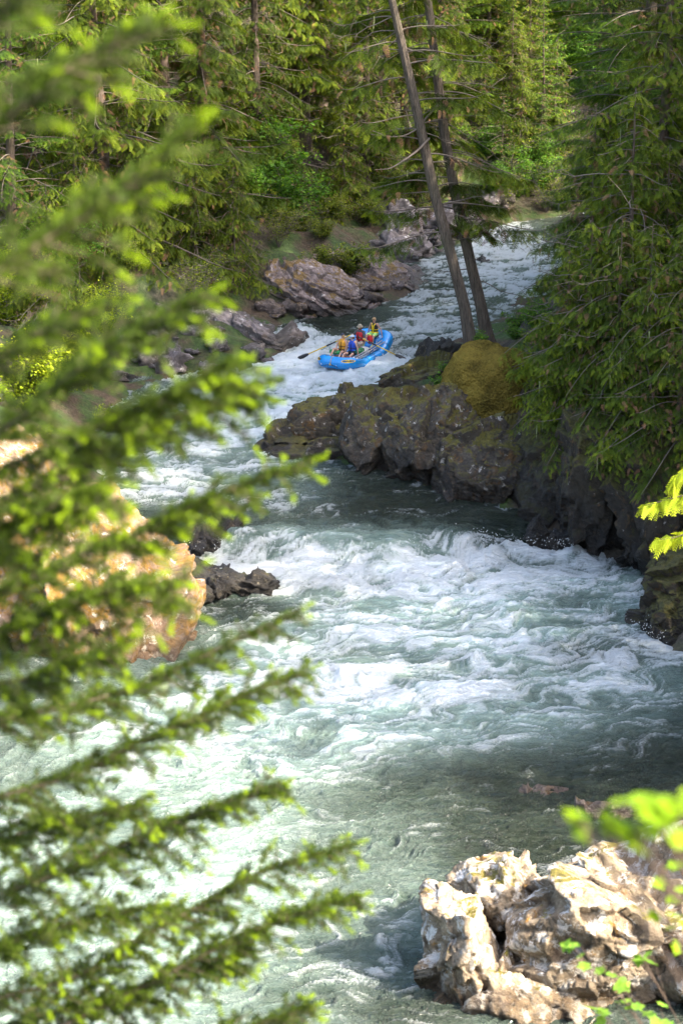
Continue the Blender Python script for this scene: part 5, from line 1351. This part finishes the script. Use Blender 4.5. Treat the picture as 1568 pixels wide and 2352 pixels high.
k.build('yellow_trim', M_YELV, c['root'])
MB().ball(c['feet'][1] + np.array([0.05, 0, -0.02]), (0.10, 0.045, 0.04)).build('shoe', M_LIME, c['root']); MB().ball(c['feet'][0] + np.array([0.05, 0, -0.02]), (0.10, 0.045, 0.04)).build('shoe', M_LIME, c['root'])

# ------------------------------------------------------------------ flying drops over the breaking water
rs = np.random.RandomState(3); V_, F_ = [], []; bV, bF = ICO[4][0], ICO[4][1]
_b = bmesh.new(); bmesh.ops.create_icosphere(_b, subdivisions=1, radius=1.0); bV = np.array([v.co[:] for v in _b.verts]); bF = np.array([[v.index for v in f.verts] for f in _b.faces]); _b.free()
def drops(n, Xa, Ya, Xb, Yb, sy, hmax, r=0.011):
    for _ in range(n):
        t = rs.uniform(); p = PW(Xa + (Xb - Xa) * t, Ya + (Yb - Ya) * t); p = p + [0, rs.normal() * sy, 0.15 + hmax * rs.uniform() ** 2]
        q = bV * (r * rs.uniform(0.4, 1.3)) * [1, 1, rs.uniform(0.8, 1.8)] + p; F_.append(bF + len(V_) * len(bV)); V_.append(q)
drops(300, 560, 1272, 850, 1272, 0.5, 0.3); drops(360, 820, 1272, 1130, 1250, 0.5, 0.32); drops(160, 1100, 1250, 1330, 1260, 0.4, 0.2); drops(160, 1440, 1475, 1520, 1470, 0.5, 0.4)
drops(260, 640, 778, 760, 790, 0.7, 0.3, 0.014); drops(300, 735, 850, 880, 828, 0.35, 0.22, 0.014); drops(120, 420, 1260, 560, 1262, 0.4, 0.3)
M_SPRAY = pbr('spray_white', (0.75, 0.79, 0.80), 0.3)
tag(link('spray', mesh_np('spray', np.concatenate(V_), np.concatenate(F_), [M_SPRAY], smooth=True)), 'white drops of spray flying over the breaking waves', 'spray', kind='stuff')
# ------------------------------------------------------------------ the young fir beside the photographer
M_NEEDLE = leaf_mat('fir_needles', (0.016, 0.032, 0.005), (0.062, 0.100, 0.009), (0.17, 0.26, 0.008), 0.25, 0.5)
M_FIRTWIG = simple('fir_twig', (0.07, 0.048, 0.035), 0.9, 0.3, 20)

def needles(acc, pts, rs, ln, step, tint, wd, spread=0.9):
    """needles along a twig"""
    seg = np.linalg.norm(np.diff(pts, axis=0), axis=1); cum = np.concatenate([[0], np.cumsum(seg)])
    n = max(4, int(cum[-1] / step)); t = (np.arange(n) + rs.uniform(0, 1, n)) / n * cum[-1]
    p = np.stack([np.interp(t, cum, pts[:, k]) for k in range(3)], 1)
    T = pts[-1] - pts[0]; T = T / (np.linalg.norm(T) + 1e-9)
    a = rs.normal(size=(n, 3)); a[:, 2] = a[:, 2] * 0.75 + 0.15; a -= (a @ T)[:, None] * T; a /= np.linalg.norm(a, axis=1)[:, None]
    d = a * spread + T * rs.uniform(0.35, 0.8, (n, 1)); d /= np.linalg.norm(d, axis=1)[:, None]
    sd_ = np.cross(d, rs.normal(size=(n, 3))); sd_ /= np.linalg.norm(sd_, axis=1)[:, None]
    L = ln * rs.uniform(0.7, 1.15, n)[:, None]
    V = np.stack([p, p + d * L * 0.5 + sd_ * wd, p + d * L, p + d * L * 0.5 - sd_ * wd], 1).reshape(-1, 3)
    ti = np.repeat(np.clip(tint + rs.normal(size=n) * 0.07, 0, 1), 4)
    acc.add(V, np.arange(len(V)).reshape(-1, 4), ti)

def curve(pts, n):
    pts = np.asarray(pts, float); k = np.linspace(0, 1, len(pts)); f = np.linspace(0, 1, n)
    c = np.stack([np.interp(f, k, pts[:, i]) for i in range(pts.shape[1])], 1)
    for _ in range(3): c[1:-1] = (c[:-2] + 2 * c[1:-1] + c[2:]) / 4
    return c

def fir_bough(img, y0, y1, root, seed, tw=0.17, dens=1.0, parent=None, fresh=0.75):
    rs = np.random.RandomState(seed)
    m = len(img); pw = np.array([P(X, Y, y0 + (y1 - y0) * i / (m - 1)) for i, (X, Y) in enumerate(img)])
    st = curve(pw, 40); Lb = np.linalg.norm(np.diff(st, axis=0), axis=1).sum()
    full = np.concatenate([curve(np.array([root, (root * 0.5 + pw[0] * 0.5) + [0, 0, -0.05], pw[0]]), 8)[:-1], st])
    f = np.linspace(0, 1, len(full)); wood = Acc(); lf = Acc()
    wood.add(*tube_np(full, 0.0042 * (1 - f) ** 0.8 + 0.0016, 6))
    needles(lf, st[2:], rs, 0.022, 0.0007, 0.36, 0.0022)
    nt_ = int(Lb / 0.013 * dens)
    for i in range(nt_):
        s = 0.02 + 0.96 * (i + rs.uniform(0, 1)) / nt_; k = s * 39; a = int(k); p = st[a] + (st[min(39, a + 1)] - st[a]) * (k - a)
        T = st[min(39, a + 2)] - st[max(0, a - 2)]; T /= np.linalg.norm(T)
        sg = 1 if i % 2 else -1
        side = np.cross(T, [0, 0, 1]); side /= np.linalg.norm(side)
        l = tw * 0.88 * (0.35 + 0.85 * (1 - s) ** 0.6) * rs.uniform(0.6, 1.15)
        d = T * rs.uniform(0.5, 0.85) + side * sg * rs.uniform(0.4, 0.9) + np.array([0, 0, rs.uniform(-0.65, 0.30)]); d /= np.linalg.norm(d)
        q = curve([p, p + d * l * 0.5 + [0, 0, -0.004], p + d * l + np.array([0, 0, -0.10 * l])], 8)
        wood.add(*tube_np(q, np.linspace(0.0022, 0.001, 8), 4))
        needles(lf, q, rs, 0.021, 0.0017, 0.30 + 0.12 * rs.normal(), 0.0022)
        ends = [(q[-1], d)]
        for _ in range(int(l / 0.035)):
            b = q[rs.randint(2, 7)]; e = d * 0.7 + side * rs.choice([-1, 1]) * 0.6 + rs.normal(size=3) * 0.25; e /= np.linalg.norm(e); l2 = rs.uniform(0.025, 0.06)
            q2 = np.array([b, b + e * l2 * 0.5, b + e * l2]); wood.add(*tube_np(q2, [0.0014, 0.0012, 0.0008], 4)); needles(lf, q2, rs, 0.019, 0.0018, 0.33, 0.0022); ends.append((q2[-1], e))
        for (c, e) in ends:     # fresh bright shoots
            if rs.uniform() < fresh * (0.14 + 0.36 * s):
                l3 = rs.uniform(0.018, 0.038); e = e + np.array([0, 0, -0.25]); q3 = np.array([c, c + e * l3 * 0.5, c + e * l3]); needles(lf, q3, rs, 0.013, 0.00075, 0.92, 0.0016, 0.6)
    q3 = np.array([st[-1], st[-1] + (st[-1] - st[-4]) / np.linalg.norm(st[-1] - st[-4]) * 0.04]); needles(lf, q3, rs, 0.014, 0.0007, 0.95, 0.0016, 0.6)
    o = np.array(parent.location)
    b_ = link('bough', mesh_np('bough', np.concatenate(wood.V) - o, np.concatenate(wood.F), [M_FIRTWIG], smooth=True), parent)
    link('needles', mesh_np('needles', np.concatenate(lf.V) - o, np.concatenate(lf.F), [M_NEEDLE], {'tint': np.concatenate(lf.T)}), b_)

def fir_tree(x, y, H, label, boughs, seed):
    zb = gz(x, y) - 0.1; t = empty('young_fir', (x, y, zb)); tag(t, label, 'tree')
    hs = np.linspace(0, H, 24); V, F = tube_np(np.stack([0.03 * np.sin(hs), 0.03 * np.cos(hs * 0.8), hs], 1), 0.075 * (1 - hs / H) + 0.006, 10)
    link('trunk', mesh_np('trunk', V, F, [M_FIRTWIG], smooth=True), t)
    for i, b in enumerate(boughs):
        img, y0, y1 = b[:3]; kw = b[3] if len(b) > 3 else {}
        p = P(*img[0], y0); root = np.array([x, y, min(zb + H - 0.1, p[2] - 0.12)])
        fir_bough(img, y0, y1, root, seed + i, parent=t, **kw)
    return t
fir_tree(-1.75, 3.9, 5.2, 'young fir at the left edge, its boughs crossing the sunlit boulder and the rapid', [
    ([(-60, 1040), (80, 930), (200, 830), (330, 750), (480, 672)], 3.9, 4.0, dict(tw=0.16)),
    ([(-60, 1110), (150, 1010), (300, 950), (430, 880), (540, 835)], 4.1, 4.0, dict(tw=0.17)),
    ([(-60, 1180), (150, 1080), (330, 990), (470, 930), (590, 885)], 4.4, 4.5, dict(tw=0.19)),
    ([(-60, 1390), (150, 1290), (350, 1215), (480, 1140), (715, 1058)], 4.4, 4.6, dict(tw=0.14)),
    ([(-60, 1480), (80, 1420), (180, 1370), (300, 1350), (400, 1345)], 4.4, 4.2, dict(tw=0.20)),
    ([(-60, 1290), (40, 1200), (140, 1150), (240, 1130)], 4.2, 3.8, dict(tw=0.18)),
    ([(-60, 1660), (50, 1642), (200, 1612), (340, 1570), (500, 1490), (690, 1400)], 4.9, 5.2, dict(tw=0.15, dens=0.85)),
    ([(-60, 1580), (60, 1560), (160, 1520), (280, 1490)], 4.6, 4.6, dict(tw=0.20))], 300)
fir_tree(-2.05, 5.6, 4.6, 'second young fir low at the left edge with boughs over the pool', [
    ([(-80, 1850), (150, 1790), (300, 1715), (450, 1650), (560, 1595), (710, 1538)], 5.0, 5.3, dict(tw=0.16, dens=0.9)),
    ([(-80, 2080), (100, 2020), (250, 1955), (400, 1890), (520, 1842), (645, 1800)], 5.2, 5.4, dict(tw=0.19)),
    ([(-80, 1960), (60, 1910), (180, 1880), (330, 1850)], 5.1, 5.1, dict(tw=0.20)),
    ([(-80, 2310), (170, 2250), (330, 2150), (450, 2085), (600, 2000), (815, 1938)], 5.2, 5.5, dict(tw=0.16, dens=0.9)),
    ([(-80, 2200), (60, 2150), (200, 2110), (360, 2080)], 5.2, 5.2, dict(tw=0.20)),
    ([(100, 2380), (400, 2230), (550, 2150), (700, 2092), (825, 2058)], 5.2, 5.5, dict(tw=0.14)),
    ([(-80, 2400), (100, 2330), (260, 2290), (460, 2230), (560, 2190)], 5.3, 5.4, dict(tw=0.20)),
    ([(200, 2450), (420, 2400), (600, 2350), (715, 2312)], 5.3, 5.5, dict(tw=0.13))], 340)
fir_tree(-1.35, 2.7, 4.4, 'nearest young fir, strongly out of focus across the upper left', [
    ([(-60, 330), (40, 250), (150, 160), (240, 110), (350, 45)], 2.9, 3.1, dict(tw=0.12)),
    ([(-60, 660), (60, 580), (180, 500), (300, 410), (455, 288)], 3.0, 3.3, dict(tw=0.11)),
    ([(-60, 860), (40, 790), (130, 740), (240, 705)], 3.4, 3.5, dict(tw=0.12)),
    ([(-60, 60), (20, 20), (60, -30)], 2.9, 2.9, dict(tw=0.12))], 380)

M_NEWLEAF = leaf_mat('lime_leaves', (0.06, 0.13, 0.008), (0.13, 0.24, 0.010), (0.20, 0.32, 0.012), 0.4, 0.5)
# ------------------------------------------------------------------ leaves near the camera at the lower right
def leafy(name, root, tips, leaf, mat, label, seed, n=3):
    rs = np.random.RandomState(seed); t = empty(name, tuple(root)); tag(t, label, 'bush'); wood = Acc(); lf = Acc()
    for p in tips:
        p = np.array(p); c = curve([root, root * 0.45 + p * 0.55 + [0, 0, 0.08], p], 10) - root
        wood.add(*tube_np(c, np.linspace(0.006, 0.0015, 10), 5))
        for _ in range(n):
            a = rs.normal(size=3); a[2] = -abs(a[2]) * 0.3; a /= np.linalg.norm(a); b = np.cross(a, [0, 0, 1] + rs.normal(size=3) * 0.4); b /= np.linalg.norm(b)
            w_ = leaf * rs.uniform(0.75, 1.2); o_ = c[-1] + rs.normal(size=3) * leaf * 0.35
            wood.add(*tube_np(np.array([c[-2], (c[-2] + o_) / 2 + [0, 0, 0.005], o_]), [0.0013] * 3, 4))
            # lobed leaf as a fan of quads
            lob = [(0, 0.0), (0.15, 0.42), (0.45, 0.30), (0.55, 0.55), (0.78, 0.22), (1.08, 0.0)]
            up = np.cross(a, b)
            for s in (-1, 1):
                for q in range(len(lob) - 1):
                    (u0, v0), (u1, v1) = lob[q], lob[q + 1]
                    V = np.array([o_ + a * u0 * w_, o_ + a * u0 * w_ + b * s * v0 * w_ - up * 0.06 * w_, o_ + a * u1 * w_ + b * s * v1 * w_ - up * 0.06 * w_, o_ + a * u1 * w_])
                    lf.add(V, np.array([[0, 1, 2, 3]]), np.full(4, 0.75 + 0.15 * rs.normal()))
    link('stems', wood.mesh('stems', M_FIRTWIG), t); link('leaves', lf.mesh('leaves', mat), t)
leafy('leafy_twig', np.array([1.25, 2.5, gz(1.25, 2.5)]), [P(1330, 1885, 2.35), P(1395, 1905, 2.3), P(1460, 1900, 2.3), P(1530, 1850, 2.3), P(1570, 1830, 2.3), P(1500, 1870, 2.3), P(1440, 1880, 2.32), P(1550, 1880, 2.3)], 0.040, M_NEWLEAF, 'blurred lime green leaves at the right edge above the sunlit outcrop', 5, 3)
leafy('leafy_twig', np.array([2.6, 8.5, gz(2.6, 8.5)]), [P(1400, 2250, 8.2), P(1440, 2300, 8.2), P(1500, 2330, 8.3), P(1380, 2330, 8.3), P(1330, 2190, 8.2), P(1475, 2200, 8.2)], 0.07, M_MAPLE, 'out of focus green leaves in front of the sunlit outcrop', 6, 4)
leafy('leafy_twig', np.array([1.9, 5.0, gz(1.9, 5.0)]), [P(1500, 2060, 4.6), P(1550, 2140, 4.6), P(1540, 2000, 4.6)], 0.045, M_NEWLEAF, 'faint yellow-green leaves blurred over the outcrop at the right edge', 7, 3)

# ------------------------------------------------------------------ sunlit cedar whose bough tips enter at the right edge
def edge_cedar():
    pr = conifer(14.0, 3.0, 1.3, 60, 77, FERN_C, M_CEDAR, rtr=0.14, droop=0.5, up=0.15, bare=4, lich=0, spray=0.35)
    t = plant('cedar_sapling', pr, 6.6, 25.6, None, 0, 1, 'sunlit young cedar whose bright bough tips enter at the right edge', 'tree')
    rs = np.random.RandomState(5); o = np.array(t.location); V_, T_, wood = [], [], Acc()
    for pts in ([(1700, 1120), (1600, 1130), (1540, 1145), (1484, 1160)], [(1700, 1200), (1600, 1215), (1550, 1235), (1512, 1240)], [(1700, 1060), (1600, 1070), (1560, 1090), (1545, 1110)]):
        c = curve([np.array([6.6, 25.6, P(*pts[0], 25.4)[2] + 0.1])] + [P(X, Y, 25.2) for X, Y in pts], 24); wood.add(*tube_np(c - o, np.linspace(0.02, 0.003, 24), 5))
        k = np.arange(6, 24); pos = np.repeat(c[k], 5, 0) + rs.normal(size=(len(k) * 5, 3)) * 0.02
        D = np.repeat(c[k] - c[k - 1], 5, 0); D /= np.linalg.norm(D, axis=1)[:, None]; D = D * 0.6 + rs.normal(size=D.shape) * [0.25, 0.6, 0.2] + [0, 0, -0.75]
        V, T = place_sprays(FERN_C, pos - o, D, rs.normal(size=D.shape) * 0.4 + [0, -0.6, 0.7], rs.uniform(0.13, 0.24, len(pos)), np.full(len(pos), 0.6), rs); V_.append(V); T_.append(T)
    V = np.concatenate(V_); b = link('bough', wood.mesh('bough', M_FIRTWIG), t)
    link('sprays', mesh_np('sprays', V, np.arange(len(V)).reshape(-1, 4), [M_GOLD], {'tint': np.concatenate(T_)}), b)
edge_cedar()
